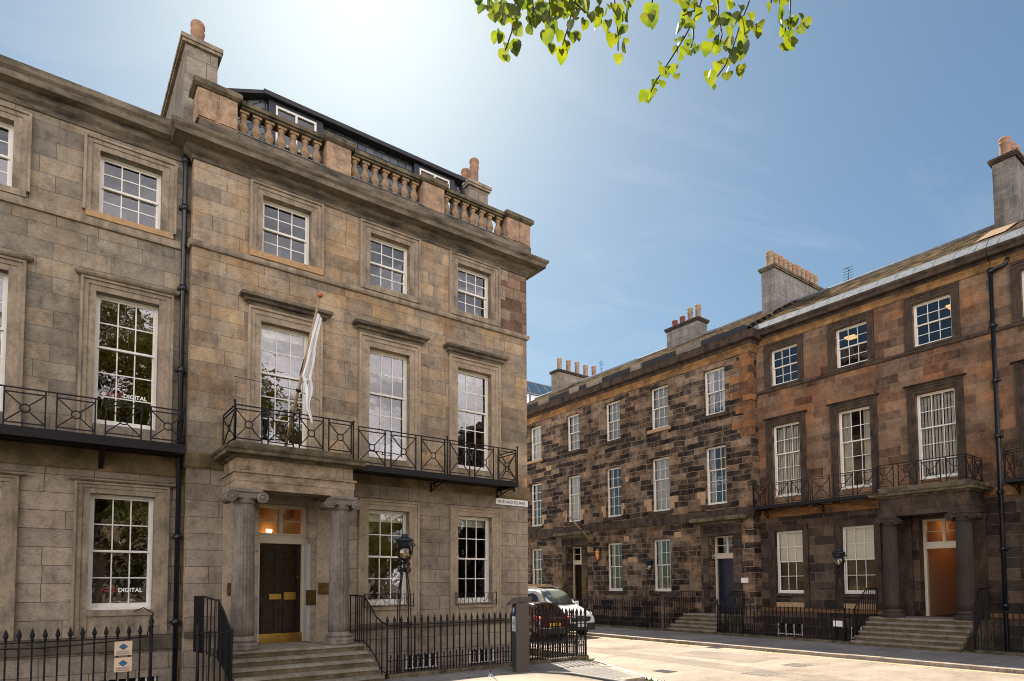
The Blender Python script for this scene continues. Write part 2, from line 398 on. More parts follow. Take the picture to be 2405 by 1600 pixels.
def mat_ground(name, stops, scale, bump, rough=0.9, crack=False, flag=None):
    m, nt, b = newmat(name)
    tc = nd(nt, 'ShaderNodeTexCoord')
    n1 = nd(nt, 'ShaderNodeTexNoise', {'Vector': tc.outputs['Object'], 'Scale': 0.7, 'Detail': 8.0, 'Roughness': 0.65})
    n2 = nd(nt, 'ShaderNodeTexNoise', {'Vector': tc.outputs['Object'], 'Scale': scale, 'Detail': 8.0, 'Roughness': 0.8})
    f = math_n(nt, 'ADD', math_n(nt, 'MULTIPLY', n1.outputs[0], 0.55), math_n(nt, 'MULTIPLY', n2.outputs[0], 0.45))
    c = ramp(nt, f, stops)
    h = n2.outputs[0]
    if crack:
        mp = nd(nt, 'ShaderNodeMapping', {'Vector': tc.outputs['Object'], 'Rotation': (0, 0, 0.35), 'Scale': (0.5, 1.1, 1)})
        ns = nd(nt, 'ShaderNodeTexNoise', {'Vector': mp.outputs[0], 'Scale': 1.2, 'Detail': 4.0})
        ds = mixc(nt, 0.25, mp.outputs[0], ns.outputs[1])
        vo = nd(nt, 'ShaderNodeTexVoronoi', {'Vector': ds, 'Scale': 0.55}, feature='DISTANCE_TO_EDGE')
        nk = nd(nt, 'ShaderNodeTexNoise', {'Vector': tc.outputs['Object'], 'Scale': 0.5, 'Detail': 3.0})
        cr = math_n(nt, 'MULTIPLY', ramp(nt, vo.outputs[0], [(0.0, 0.6), (0.007, 0.0)]), ramp(nt, nk.outputs[0], [(0.5, 0.0), (0.6, 1.0)]))
        c = mixc(nt, cr, c, (0.08, 0.065, 0.05))
        np_ = nd(nt, 'ShaderNodeTexNoise', {'Vector': mp.outputs[0], 'Scale': 0.5, 'Detail': 7.0, 'Roughness': 0.7, 'Distortion': 0.6})
        c = mixc(nt, 1.0, c, ramp(nt, np_.outputs[0], [(0.36, 0.68), (0.46, 0.98), (0.62, 1.12)]), 'MULTIPLY')
    if flag:
        br = nd(nt, 'ShaderNodeTexBrick', {'Vector': tc.outputs['Object'], 'Color1': (0.82, 0.82, 0.82, 1), 'Color2': (1.1, 1.1, 1.1, 1), 'Mortar': (0.35, 0.33, 0.3, 1),
                                          'Scale': 1.0, 'Mortar Size': 0.012, 'Brick Width': flag[0], 'Row Height': flag[1]})
        c = mixc(nt, 1.0, c, br.outputs[0], 'MULTIPLY')
    nt.links.new(c, b.inputs['Base Color'])
    b.inputs['Roughness'].default_value = rough
    b.inputs['Specular IOR Level'].default_value = 0.3
    bp = nd(nt, 'ShaderNodeBump', {'Height': h, 'Strength': bump, 'Distance': 0.015})
    nt.links.new(bp.outputs[0], b.inputs['Normal'])
    MAT[name] = m


mat_ground('asphalt', [(0.34, (0.17, 0.138, 0.108)), (0.5, (0.29, 0.238, 0.19)), (0.64, (0.40, 0.33, 0.265))], 14.0, 1.0, crack=True)
mat_ground('flagstones', [(0.3, (0.15, 0.14, 0.13)), (0.7, (0.28, 0.26, 0.24))], 18.0, 0.25, flag=(0.92, 0.72))
mat_ground('garden_soil', [(0.3, (0.03, 0.05, 0.015)), (0.7, (0.07, 0.10, 0.03))], 8.0, 0.6)
mat_ground('asphalt_patch', [(0.34, (0.13, 0.108, 0.088)), (0.5, (0.22, 0.182, 0.148)), (0.64, (0.31, 0.26, 0.21))], 16.0, 1.0)
plain('cover_iron', (0.27, 0.235, 0.19), 0.8, col2=(0.15, 0.13, 0.11), scale=12, spec=0.3)


# ------------------------------------------------------------------ mesh builder
class MB:
    def __init__(s):
        s.v, s.f, s.sm = [], [], []

    def add(s, vs, fs, smooth=False):
        o = len(s.v)
        s.v += [tuple(v) for v in vs]
        s.f += [tuple(i + o for i in f) for f in fs]
        s.sm += [smooth] * len(fs)
        return s

    def box(s, x0, x1, y0, y1, z0, z1):
        if x0 > x1: x0, x1 = x1, x0
        if y0 > y1: y0, y1 = y1, y0
        if z0 > z1: z0, z1 = z1, z0
        return s.add([(x0, y0, z0), (x1, y0, z0), (x1, y1, z0), (x0, y1, z0), (x0, y0, z1), (x1, y0, z1), (x1, y1, z1), (x0, y1, z1)],
                     [(0, 3, 2, 1), (4, 5, 6, 7), (0, 1, 5, 4), (1, 2, 6, 5), (2, 3, 7, 6), (3, 0, 4, 7)])

    def quad(s, a, b, c, d):
        return s.add([a, b, c, d], [(0, 1, 2, 3)])

    def prism(s, poly, z0, z1):
        """polygon in xy (counter-clockwise) raised from z0 to z1"""
        n = len(poly)
        vs = [(x, y, z0) for x, y in poly] + [(x, y, z1) for x, y in poly]
        fs = [tuple(reversed(range(n))), tuple(range(n, 2 * n))] + [(i, (i + 1) % n, n + (i + 1) % n, n + i) for i in range(n)]
        return s.add(vs, fs)

    def prism_y(s, poly, y0, y1, smooth=False):
        """polygon in xz pushed from y0 (front) to y1"""
        n = len(poly)
        vs = [(x, y0, z) for x, z in poly] + [(x, y1, z) for x, z in poly]
        fs = [tuple(range(n)), tuple(reversed(range(n, 2 * n)))] + [((i + 1) % n, i, n + i, n + (i + 1) % n) for i in range(n)]
        return s.add(vs, fs, smooth)

    def prism_x(s, poly, x0, x1):
        n = len(poly)
        vs = [(x0, y, z) for y, z in poly] + [(x1, y, z) for y, z in poly]
        fs = [tuple(reversed(range(n))), tuple(range(n, 2 * n))] + [(i, (i + 1) % n, n + (i + 1) % n, n + i) for i in range(n)]
        return s.add(vs, fs)

    def tube(s, pts, r, n=6, cap=True, smooth=True, closed=False):
        pts = [Vector(p) for p in pts]
        m = len(pts)
        rs = r if hasattr(r, '__len__') else [r] * m
        rings = []
        prev = None
        for i, p in enumerate(pts):
            if closed:
                t = pts[(i + 1) % m] - pts[i - 1]
            else:
                t = pts[min(i + 1, m - 1)] - pts[max(i - 1, 0)]
            t = t.normalized() if t.length > 1e-9 else Vector((0, 0, 1))
            if prev is None:
                a = Vector((0, 0, 1)) if abs(t.z) < 0.9 else Vector((1, 0, 0))
                a = (a - t * a.dot(t)).normalized()
            else:
                a = prev - t * prev.dot(t)
                a = a.normalized() if a.length > 1e-6 else prev
            prev = a
            bb = t.cross(a)
            off = PI / n
            rings.append([p + (a * math.cos(2 * PI * k / n + off) + bb * math.sin(2 * PI * k / n + off)) * rs[i] for k in range(n)])
        vs = [v for rg in rings for v in rg]
        fs = []
        for i in range(m if closed else m - 1):
            j = (i + 1) % m
            for k in range(n):
                fs.append((i * n + k, i * n + (k + 1) % n, j * n + (k + 1) % n, j * n + k))
        if cap and not closed:
            fs.append(tuple(reversed(range(n))))
            fs.append(tuple(range((m - 1) * n, m * n)))
        return s.add(vs, fs, smooth and n > 4)

    def bar(s, a, b, w):
        return s.tube([a, b], w * 0.7071, 4, True, False)

    def lathe(s, c, prof, n=12, smooth=True, flute=None):
        """profile [(r, z)] turned round the vertical through c"""
        vs, fs = [], []
        for r, z in prof:
            for k in range(n):
                rr = r
                if flute and flute[1] <= z <= flute[2]:
                    rr = r * (1 - (flute[3] if (k % 4) in (1, 2, 3) and (k % 4) != 2 else (flute[3] * 1.4 if k % 4 == 2 else 0)))
                a = 2 * PI * k / n
                vs.append((c[0] + rr * math.cos(a), c[1] + rr * math.sin(a), c[2] + z))
        m = len(prof)
        for i in range(m - 1):
            for k in range(n):
                fs.append((i * n + k, i * n + (k + 1) % n, (i + 1) * n + (k + 1) % n, (i + 1) * n + k))
        fs.append(tuple(reversed(range(n))))
        fs.append(tuple(range((m - 1) * n, m * n)))
        return s.add(vs, fs, smooth)

    def ball(s, c, r, n=12, sz=1.0):
        m = n // 2
        prof = [(max(1e-4, r * math.sin(PI * i / m)), -r * sz * math.cos(PI * i / m)) for i in range(m + 1)]
        return s.lathe(c, prof, n)

    def ring(s, c, R, r, axis='y', n=16, k=5):
        pts = []
        for i in range(n):
            a = 2 * PI * i / n
            if axis == 'y':
                pts.append((c[0] + R * math.cos(a), c[1], c[2] + R * math.sin(a)))
            elif axis == 'x':
                pts.append((c[0], c[1] + R * math.cos(a), c[2] + R * math.sin(a)))
            else:
                pts.append((c[0] + R * math.cos(a), c[1] + R * math.sin(a), c[2]))
        return s.tube(pts, r, k, False, True, True)

    def sweep(s, prof, path, closed=False):
        """profile [(out, z)] carried along a plan path, mitred; out = to the right of travel"""
        P = [Vector((p[0], p[1])) for p in path]
        m = len(P)
        offs = []
        for i in range(m):
            d1 = (P[i] - P[i - 1]).normalized() if (i > 0 or closed) else None
            d2 = (P[(i + 1) % m] - P[i]).normalized() if (i < m - 1 or closed) else None
            if d1 is None: d1 = d2
            if d2 is None: d2 = d1
            n1, n2 = Vector((d1.y, -d1.x)), Vector((d2.y, -d2.x))
            b = n1 + n2
            b = b.normalized() if b.length > 1e-6 else n1
            offs.append(b / max(0.3, b.dot(n1)))
        k = len(prof)
        vs = [(P[i].x + offs[i].x * o, P[i].y + offs[i].y * o, z) for i in range(m) for o, z in prof]
        fs = []
        for i in range(m if closed else m - 1):
            j = (i + 1) % m
            for q in range(k - 1):
                fs.append((i * k + q, j * k + q, j * k + q + 1, i * k + q + 1))
        if not closed:
            fs.append(tuple(range(k)))
            fs.append(tuple(reversed(range((m - 1) * k, m * k))))
        return s.add(vs, fs)

    def wall(s, x0, x1, z0, z1, holes, depth=0.16, y=0.0):
        """wall skin facing -y with openings and their reveals"""
        xs = sorted({x0, x1} | {h[0] for h in holes} | {h[1] for h in holes})
        zs = sorted({z0, z1} | {h[2] for h in holes} | {h[3] for h in holes})
        xs = [x for x in xs if x0 <= x <= x1]
        zs = [z for z in zs if z0 <= z <= z1]
        for i in range(len(xs) - 1):
            for j in range(len(zs) - 1):
                cx, cz = (xs[i] + xs[i + 1]) / 2, (zs[j] + zs[j + 1]) / 2
                if any(h[0] < cx < h[1] and h[2] < cz < h[3] for h in holes):
                    continue
                s.quad((xs[i], y, zs[j]), (xs[i + 1], y, zs[j]), (xs[i + 1], y, zs[j + 1]), (xs[i], y, zs[j + 1]))
        for h in holes:
            a, b, c, d = h[:4]
            dp = h[4] if len(h) > 4 else depth
            skip = h[5] if len(h) > 5 else ''
            s.quad((a, y, c), (a, y + dp, c), (a, y + dp, d), (a, y, d))
            s.quad((b, y + dp, c), (b, y, c), (b, y, d), (b, y + dp, d))
            if skip != 'top': s.quad((a, y + dp, d), (b, y + dp, d), (b, y, d), (a, y, d))
            if skip != 'foot': s.quad((a, y, c), (b, y, c), (b, y + dp, c), (a, y + dp, c))
        return s

    def mesh(s, name):
        me = bpy.data.meshes.new(name)
        me.from_pydata(s.v, [], s.f)
        me.polygons.foreach_set('use_smooth', s.sm)
        me.update()
        return me


def obj(name, mb, mat, parent=None, loc=(0, 0, 0), rot=(0, 0, 0), label=None):
    me = mb if isinstance(mb, bpy.types.Mesh) else mb.mesh(name)
    o = bpy.data.objects.new(name, me)
    if not me.materials:
        me.materials.append(MAT[mat])
    COL.objects.link(o)
    o.location = loc
    o.rotation_euler = rot
    if parent: o.parent = parent
    if label: o['label'] = label
    return o


def thing(name, label, cat, loc=(0, 0, 0), rz=0.0, group=None):
    o = bpy.data.objects.new(name, None)
    COL.objects.link(o)
    o.empty_display_size = 0.2
    o.location = loc
    o.rotation_euler = (0, 0, rz)
    o['label'] = label
    o['category'] = cat
    if group: o['group'] = group
    return o


def tag(o, label, cat, group=None, kind=None):
    o['label'] = label
    o['category'] = cat
    if group: o['group'] = group
    if kind: o['kind'] = kind
    return o


def structure(o, label, cat='ground'):
    o['kind'] = 'structure'
    o['label'] = label
    o['category'] = cat
    return o


def kids(o):
    return list(o.children)


def copy_tree(o, parent=None):
    c = o.copy()
    COL.objects.link(c)
    if parent is not None:
        c.parent = parent
    for ch in kids(o):
        copy_tree(ch, c)
    return c


def text(name, s, size, mat, parent, loc, rot=(PI / 2, 0, 0), align='CENTER', ext=0.002, shear=0.0, sx=1.0, bold=0.0):
    cu = bpy.data.curves.new(name, 'FONT')
    cu.body = s
    cu.size = size
    cu.align_x = align
    cu.align_y = 'CENTER'
    cu.extrude = ext
    cu.shear = shear
    cu.offset = bold
    cu.resolution_u = 3
    tmp = bpy.data.objects.new(name, cu)
    COL.objects.link(tmp)
    dg = bpy.context.evaluated_depsgraph_get()
    me = bpy.data.meshes.new_from_object(tmp.evaluated_get(dg))
    bpy.data.objects.remove(tmp)
    me.materials.clear()
    me.materials.append(MAT[mat])
    o = bpy.data.objects.new(name, me)
    COL.objects.link(o)
    o.location = loc
    o.rotation_euler = rot
    o.scale = (sx, 1, 1)
    if parent: o.parent = parent
    return o


# ------------------------------------------------------------------ house pieces (house frame: x along the front, -y towards the street, z up from the pavement)
_cache = {}


def sash_mesh(w, h, up, lo, cols=3, frac=None):
    key = ('s', round(w, 3), round(h, 3), up, lo, cols, frac)
    if key in _cache: return _cache[key]
    m = MB()
    w2 = w / 2 - 0.003
    t, st = 0.045, 0.04
    fr = frac if frac else lo / (up + lo)
    zm = 0.10 + (h - 0.16) * fr
    m.box(-w2, -w2 + t, 0, 0.13, 0.05, h - 0.003)
    m.box(w2 - t, w2, 0, 0.13, 0.05, h - 0.003)
    m.box(-w2 + t, w2 - t, 0, 0.13, h - 0.045, h - 0.003)
    m.box(-w2, w2, -0.035, 0.13, 0.0, 0.05)
    a, b = -w2 + t, w2 - t
    # upper sash
    y0, y1 = 0.03, 0.065
    m.box(a, a + st, y0, y1, zm - 0.02, h - 0.045)
    m.box(b - st, b, y0, y1, zm - 0.02, h - 0.045)
    m.box(a + st, b - st, y0, y1, h - 0.085, h - 0.045)
    m.box(a + st, b - st, y0, y1, zm - 0.02, zm + 0.025)
    bw = 0.012
    gx0, gx1 = a + st, b - st
    for c in range(1, cols):
        x = gx0 + (gx1 - gx0) * c / cols
        m.box(x - bw, x + bw, y0 + 0.006, y1 - 0.004, zm + 0.025, h - 0.085)
    for r in range(1, up):
        z = zm + 0.025 + (h - 0.085 - zm - 0.025) * r / up
        m.box(gx0, gx1, y0 + 0.009, y1 - 0.008, z - bw, z + bw)
    # lower sash
    y0, y1 = 0.072, 0.107
    m.box(a, a + st, y0, y1, 0.05, zm + 0.02)
    m.box(b - st, b, y0, y1, 0.05, zm + 0.02)
    m.box(a + st, b - st, y0, y1, 0.05, 0.135)
    m.box(a + st, b - st, y0, y1, zm - 0.022, zm + 0.02)
    for c in range(1, cols):
        x = gx0 + (gx1 - gx0) * c / cols
        m.box(x - bw, x + bw, y0 + 0.006, y1 - 0.004, 0.135, zm - 0.022)
    for r in range(1, lo):
        z = 0.135 + (zm - 0.022 - 0.135) * r / lo
        m.box(gx0, gx1, y0 + 0.009, y1 - 0.008, z - bw, z + bw)
    me = m.mesh('window')
    _cache[key] = me
    return me


def pane_mesh(w, h, up, lo, frac=None, lift=0.0):
    """one slightly tilted sheet per sash"""
    m = MB()
    fr = frac if frac else lo / (up + lo)
    zm = 0.10 + (h - 0.16) * fr
    a, b = -w / 2 + 0.07, w / 2 - 0.07
    for y, z0, z1 in ((0.048, zm, h - 0.07), (0.09, 0.11, zm)):
        n = 3
        tx, tz = random.uniform(-.004, .004), random.uniform(-.006, .006)
        m.quad((a, y - tx - tz, z0), (b, y + tx - tz, z0), (b, y + tx + tz, z1), (a, y - tx + tz, z1))
    return m


def window(root, xc, z, w, h, up, lo, y=0.15, blind=None, curtain=None, frac=None, slats=False, drop=0.0):
    f = obj('window', sash_mesh(w, h, up, lo, 3, frac), 'white_paint', root, (xc, y, z))
    obj('pane', pane_mesh(w, h, up, lo, frac), 'window_glass', f)
    if blind:
        m = MB()
        m.box(-w / 2 + 0.05, w / 2 - 0.05, 0.16, 0.17, h - 0.06 - blind * (h - 0.12), h - 0.05)
        m.box(-w / 2 + 0.05, w / 2 - 0.05, 0.155, 0.175, h - 0.075 - blind * (h - 0.12), h - 0.06 - blind * (h - 0.12))
        obj('blind', m, 'blind_white', f)
    if curtain:
        m = MB()
        segs = [(-w / 2 + .03, -w / 2 + .03 + curtain * w), (w / 2 - .03 - curtain * w, w / 2 - .03)] if curtain < 0.45 else [(-w / 2 + .03, w / 2 - .03)]
        for a, b in segs:
            n = max(8, int((b - a) / 0.025))
            vs, fs = [], []
            for i in range(n + 1):
                x = a + (b - a) * i / n
                yy = 0.2 + 0.03 * math.sin(i * 1.35) + random.uniform(-.006, .006)
                vs += [(x, yy, 0.06), (x, yy, h - 0.04)]
            fs = [(2 * i, 2 * i + 2, 2 * i + 3, 2 * i + 1) for i in range(n)]
            m.add(vs, fs, True)
        obj('curtain', m, 'curtain_cloth', f)
    if slats:
        m = MB()
        n = int(w / 0.105)
        for i in range(n):
            x = -w / 2 + 0.09 + (w - 0.18) * i / (n - 1)
            m.quad((x - 0.03, 0.19, 0.1), (x + 0.03, 0.225, 0.1), (x + 0.03, 0.225, h - 0.08), (x - 0.03, 0.19, h - 0.08))
        obj('blind', m, 'blind_white', f)
    return f


def surround(root, xc, z0, z1, w, mat, side=0.27, top=0.26, base=None, name='architrave', cap=0.0):
    """moulded stone frame: two stepped fascias and an outer fillet, butted at the head"""
    m = MB()
    zb = z0 if base is None else base
    h = w / 2
    s1, s2 = side * 0.48, side * 0.82
    t1, t2 = top * 0.48, top * 0.82
    for sg in (-1, 1):
        m.box(sg * h, sg * (h + s1), -0.028, 0.01, zb, z1 + t1)
        m.box(sg * (h + s1), sg * (h + s2), -0.05, 0.01, zb, z1 + t2)
        m.box(sg * (h + s2), sg * (h + side), -0.085, 0.01, zb, z1 + top)
    m.box(-h, h, -0.0285, 0.01, z1, z1 + t1)
    m.box(-h - s1, h + s1, -0.0505, 0.01, z1 + t1, z1 + t2)
    m.box(-h - s2, h + s2, -0.0855, 0.01, z1 + t2, z1 + top)
    if cap:
        m.sweep([(0.0, z1 + top), (0.06, z1 + top + 0.02), (0.09, z1 + top + cap * 0.6), (0.10, z1 + top + cap), (0.0, z1 + top + cap + 0.01)],
                [(-h - side - 0.01, 0.01), (-h - side - 0.01, -0.06), (h + side + 0.01, -0.06), (h + side + 0.01, 0.01)])
    return obj(name, m, mat, root, (xc, 0, 0))


def hood(root, xa, xb, z0, z1, mat, out=0.22):
    m = MB()
    m.sweep([(0, z0 - 0.10), (0.03, z0 - 0.10), (0.05, z0 - 0.02), (out * 0.55, z0), (out * 0.6, z0 + (z1 - z0) * 0.35), (out, z0 + (z1 - z0) * 0.5), (out, z1 - 0.02), (out - 0.03, z1), (0, z1 + 0.02)],
            [(xa + out, 0.01), (xa + out, -0.04), (xb - out, -0.04), (xb - out, 0.01)])
    return obj('hood_cornice', m, mat, root)


def lattice_rail(m, p0, p1, z0, h, n, gap=0.16, margin=0.0, ends=True):
    """cast iron balcony panels: crossed bars with a ring at the crossing"""
    a, b = Vector((*p0, 0)), Vector((*p1, 0))
    L = (b - a).length
    d = (b - a) / L
    P = lambda t, z: (a.x + d.x * t, a.y + d.y * t, z)
    r = 0.012
    m.bar(P(0, z0 + h), P(L, z0 + h), 0.024)
    pw = (L - gap * (n - 1) - 2 * margin) / n
    zt, zb = z0 + h - 0.085, z0 + 0.06
    for i in range(n):
        t0 = margin + i * (pw + gap)
        t1 = t0 + pw
        m.bar(P(t0, z0), P(t0, z0 + h), 0.026)
        m.bar(P(t1, z0), P(t1, z0 + h), 0.026)
        m.bar(P(t0, zt), P(t1, zt), 0.022)
        m.bar(P(t0, zb), P(t1, zb), 0.022)
        tc, zc = (t0 + t1) / 2, (zt + zb) / 2
        R = 0.075
        dl = math.hypot(t1 - tc, zt - zc)
        ux, uz = (t1 - tc) / dl * R, (zt - zc) / dl * R
        for sx in (-1, 1):
            for sz in (-1, 1):
                m.bar(P(tc + sx * ux, zc + sz * uz), P(t1 if sx > 0 else t0, zt if sz > 0 else zb), 0.02)
        pts = [P(tc + R * math.cos(2 * PI * k / 16), zc + R * math.sin(2 * PI * k / 16)) for k in range(16)]
        m.tube(pts, 0.013, 5, False, True, True)


def rail_post(m, x, y, z0, z1):
    m.tube([(x, y, z0), (x, y, z1)], 0.018, 6)
    m.ball((x, y, z1 + 0.02), 0.03, 8, 1.3)


def bracket(root, x, y0, y1, z, drop=0.42):
    """scrolled iron bracket under a balcony"""
    m = MB()
    k_ = drop / 0.42
    m.bar((x, y1, z - drop), (x, y1, z), 0.04)
    m.bar((x, y0, z - 0.03), (x, y1, z - 0.03), 0.03)
    m.tube([(x, y1, z - 0.38 * k_), (x, y1 + (y0 - y1) * 0.35, z - 0.24 * k_), (x, y1 + (y0 - y1) * 0.62, z - 0.14 * k_), (x, y0 + 0.03, z - 0.06)], 0.017, 5)
    for cy, cz, R in ((y1 + (y0 - y1) * 0.2, z - 0.03 - 0.11 * k_, 0.08 * k_), (y0 + 0.05, z - 0.12, 0.06)):
        pts = [(x, cy + R * (1 - k / 22) * math.cos(k * 0.6), cz + R * (1 - k / 22) * math.sin(k * 0.6)) for k in range(18)]
        m.tube(pts, 0.012, 5)
    return obj('balcony_bracket', m, 'black_iron', root)


def column_mesh(h, r0, r1):
    m = MB()
    cap = 0.30
    fz0, fz1 = 0.30, h - cap
    prof = [(r0 * 1.42, 0.0), (r0 * 1.42, 0.07), (r0 * 1.38, 0.075), (r0 * 1.45, 0.10), (r0 * 1.40, 0.135), (r0 * 1.16, 0.15), (r0 * 1.12, 0.175), (r0 * 1.25, 0.19), (r0 * 1.26, 0.21), (r0 * 1.14, 0.235), (r0 * 1.02, 0.25), (r0 * 1.0, 0.29)]
    m.lathe((0, 0, 0), prof, 32)
    sh = []
    for i in range(13):
        t = i / 12
        z = fz0 - 0.012 + (fz1 - fz0 + 0.012) * t
        r = r0 + (r1 - r0) * (t ** 1.6)
        sh.append((r, z))
    m.lathe((0, 0, 0), sh, 80, True, ('f', fz0 + 0.03, fz1 - 0.04, 0.055))
    m.lathe((0, 0, 0), [(r1 * 1.02, fz1 - 0.005), (r1 * 1.15, fz1 + 0.03), (r1 * 1.02, fz1 + 0.06), (r1 * 1.3, fz1 + 0.14)], 32)
    return m


def ionic_cap(m, h, r1):
    zt = h
    m.box(-r1 * 1.5, r1 * 1.5, -r1 * 1.35, r1 * 1.35, zt - 0.06, zt)
    zc = zt - 0.17
    xv = r1 * 1.5
    R = 0.118
    # cushion between the scrolls
    m.prism_y([(-xv, zc + 0.02), (-xv * 0.5, zc - 0.02), (xv * 0.5, zc - 0.02), (xv, zc + 0.02), (xv, zc + R), (-xv, zc + R)], -r1 * 1.18, r1 * 1.18)
    for sg in (-1, 1):
        pts = [(sg * xv, -r1 * 1.3, zc), (sg * xv, -r1 * 0.5, zc), (sg * xv, 0, zc), (sg * xv, r1 * 0.5, zc), (sg * xv, r1 * 1.3, zc)]
        m.tube(pts, [R, R * 0.8, R * 0.72, R * 0.8, R], 16)
        for sy in (-1, 1):
            sp = []
            for k in range(34):
                a = k * 0.42
                q = R * (1 - k / 38)
                sp.append((sg * (xv + q * math.sin(a + 0.0) * 1.0 * 1), sy * (r1 * 1.32), zc + q * math.cos(a)))
            m.tube(sp, 0.016, 5)
            m.ball((sg * xv, sy * r1 * 1.32, zc), 0.028, 8)


def flight(root, x0, x1, yf, z_top, n, tread=0.28):
    """steps from the landing's front edge yf down to the pavement"""
    rise = z_top / n
    st = MB()
    m = MB()
    for i in range(n):
        z1 = z_top - rise * i
        a = yf - tread * i
        back = 0.02 if i == 0 else a + tread
        # tread slab with a nosing and a riser block below
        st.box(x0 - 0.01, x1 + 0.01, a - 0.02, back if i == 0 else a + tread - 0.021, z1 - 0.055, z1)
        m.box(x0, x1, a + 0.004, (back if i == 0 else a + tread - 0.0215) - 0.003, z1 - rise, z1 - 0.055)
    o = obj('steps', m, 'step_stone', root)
    obj('treads', st, 'tread_stone_lit', o)


def stone_door(root, x0, x1, z0, zt, zf, y, mat, label=None, open_=False, leafs=2, handle='brass'):
    """timber frame with fanlight zf..zt and a panelled door z0..zf"""
    fr = MB()
    t = 0.09
    fr.box(x0, x0 + t, y, y + 0.14, z0, zt)
    fr.box(x1 - t, x1, y, y + 0.14, z0, zt)
    fr.box(x0 + t, x1 - t, y, y + 0.14, zt - 0.07, zt)
    fr.box(x0 + t, x1 - t, y - 0.03, y + 0.14, zf, zf + 0.20)
    fr.box(x0 + t, x1 - t, y - 0.06, y + 0.10, zf + 0.20, zf + 0.24)
    xm = (x0 + x1) / 2
    fr.box(xm - 0.045, xm + 0.045, y + 0.02, y + 0.10, zf + 0.24, zt - 0.07)
    zq = (zf + 0.24 + zt - 0.07) / 2
    fr.box(x0 + t, xm - 0.045, y + 0.05, y + 0.08, zq - 0.012, zq + 0.012)
    fr.box(xm + 0.045, x1 - t, y + 0.05, y + 0.08, zq - 0.012, zq + 0.012)
    f = obj('door_frame', fr, 'cream_paint', root)
    g = MB()
    g.quad((x0 + t, y + 0.065, zf + 0.24), (x1 - t, y + 0.065, zf + 0.24), (x1 - t, y + 0.065, zt - 0.07), (x0 + t, y + 0.065, zt - 0.07))
    obj('fanlight', g, 'window_glass', f)
    if open_:
        return f
    d = MB()
    a, b = x0 + t, x1 - t
    yd = y + 0.08
    w = (b - a) / leafs
    for i in range(leafs):
        p, q = a + w * i + 0.004, a + w * (i + 1) - 0.004
        d.box(p, q, yd, yd + 0.05, z0 + 0.02, zf - 0.004)
        for u0, u1 in ((0.10, 0.38), (0.48, 0.94)):
            za, zb = z0 + (zf - z0) * u0, z0 + (zf - z0) * u1
            k = 0.085 if leafs == 2 else 0.12
            # raised panel with a bolection frame
            for (xa, xb, ya, yb) in ((p + k, p + k + 0.03, za, zb), (q - k - 0.03, q - k, za, zb)):
                d.box(xa, xb, yd - 0.034, yd, ya, yb)
            d.box(p + k + 0.03, q - k - 0.03, yd - 0.034, yd, za, za + 0.03)
            d.box(p + k + 0.03, q - k - 0.03, yd - 0.034, yd, zb - 0.03, zb)
            d.box(p + k + 0.06, q - k - 0.06, yd - 0.010, yd, za + 0.06, zb - 0.06)
    dr = obj('door', d, mat, root)
    return dr


def shell(root, w, depth, z0, z1, mat, left=True, right=True, floors=(0.8, 5.2, 9.6)):
    """closed carcase behind a front: side walls, back, and dark floors and partition inside"""
    m = MB()
    if left: m.quad((0, depth, z0), (0, 0, z0), (0, 0, z1), (0, depth, z1))
    if right: m.quad((w, 0, z0), (w, depth, z0), (w, depth, z1), (w, 0, z1))
    m.quad((w, depth, z0), (0, depth, z0), (0, depth, z1), (w, depth, z1))
    obj('side_wall', m, mat, root)
    n = MB()
    e = 0.05
    for z in floors:
        n.box(e, w - e, 0.4, 4.4, z - 0.35, z - 0.05)
    n.box(e, w - e, 4.4, 4.5, z0, z1)
    n.box(e, e + 0.05, 0.4, 4.4, z0, z1)
    n.box(w - e - 0.05, w - e, 0.4, 4.4, z0, z1)
    n.box(e, w - e, 0.4, 4.4, z1 - 0.1, z1 - 0.02)
    obj('interior', n, 'interior_dark', root)


def chimney(root, x0, x1, y0, y1, z0, z1, mat, pots, pot_mat='clay_pot', cap_mat='trim_sandstone', along='y', pr=0.15, ph=0.75, vary=None):
    m = MB()
    m.box(x0, x1, y0, y1, z0, z1)
    c = obj('chimney', m, mat, root)
    k = MB()
    k.box(x0 - 0.07, x1 + 0.07, y0 - 0.07, y1 + 0.07, z1, z1 + 0.07)
    k.box(x0 - 0.10, x1 + 0.10, y0 - 0.10, y1 + 0.10, z1 + 0.07, z1 + 0.17)
    obj('chimney_cap', k, cap_mat, c)
    meshes = {}
    for i in range(pots):
        t = (i + 0.5) / pots
        x, y = ((x0 + x1) / 2, y0 + (y1 - y0) * t) if along == 'y' else (x0 + (x1 - x0) * t, (y0 + y1) / 2)
        h = ph * (vary[i % len(vary)] if vary else random.uniform(0.92, 1.06))
        pm = pot_mat if isinstance(pot_mat, str) else pot_mat[i % len(pot_mat)]
        p = MB()
        r = pr
        p.lathe((0, 0, 0), [(r * 1.02, 0), (r, 0.02), (r * 0.94, h * 0.62), (r * 1.0, h * 0.70), (r * 1.06, h * 0.72), (r * 1.06, h * 0.76), (r * 0.96, h * 0.78), (r * 0.98, h * 0.86), (r * 1.08, h * 0.89), (r * 1.08, h * 0.96), (r * 0.98, h), (r * 0.8, h), (r * 0.78, h * 0.85)], 16)
        obj('chimney_pot', p, pm, c, (x, y, z1 + 0.165))
    return c


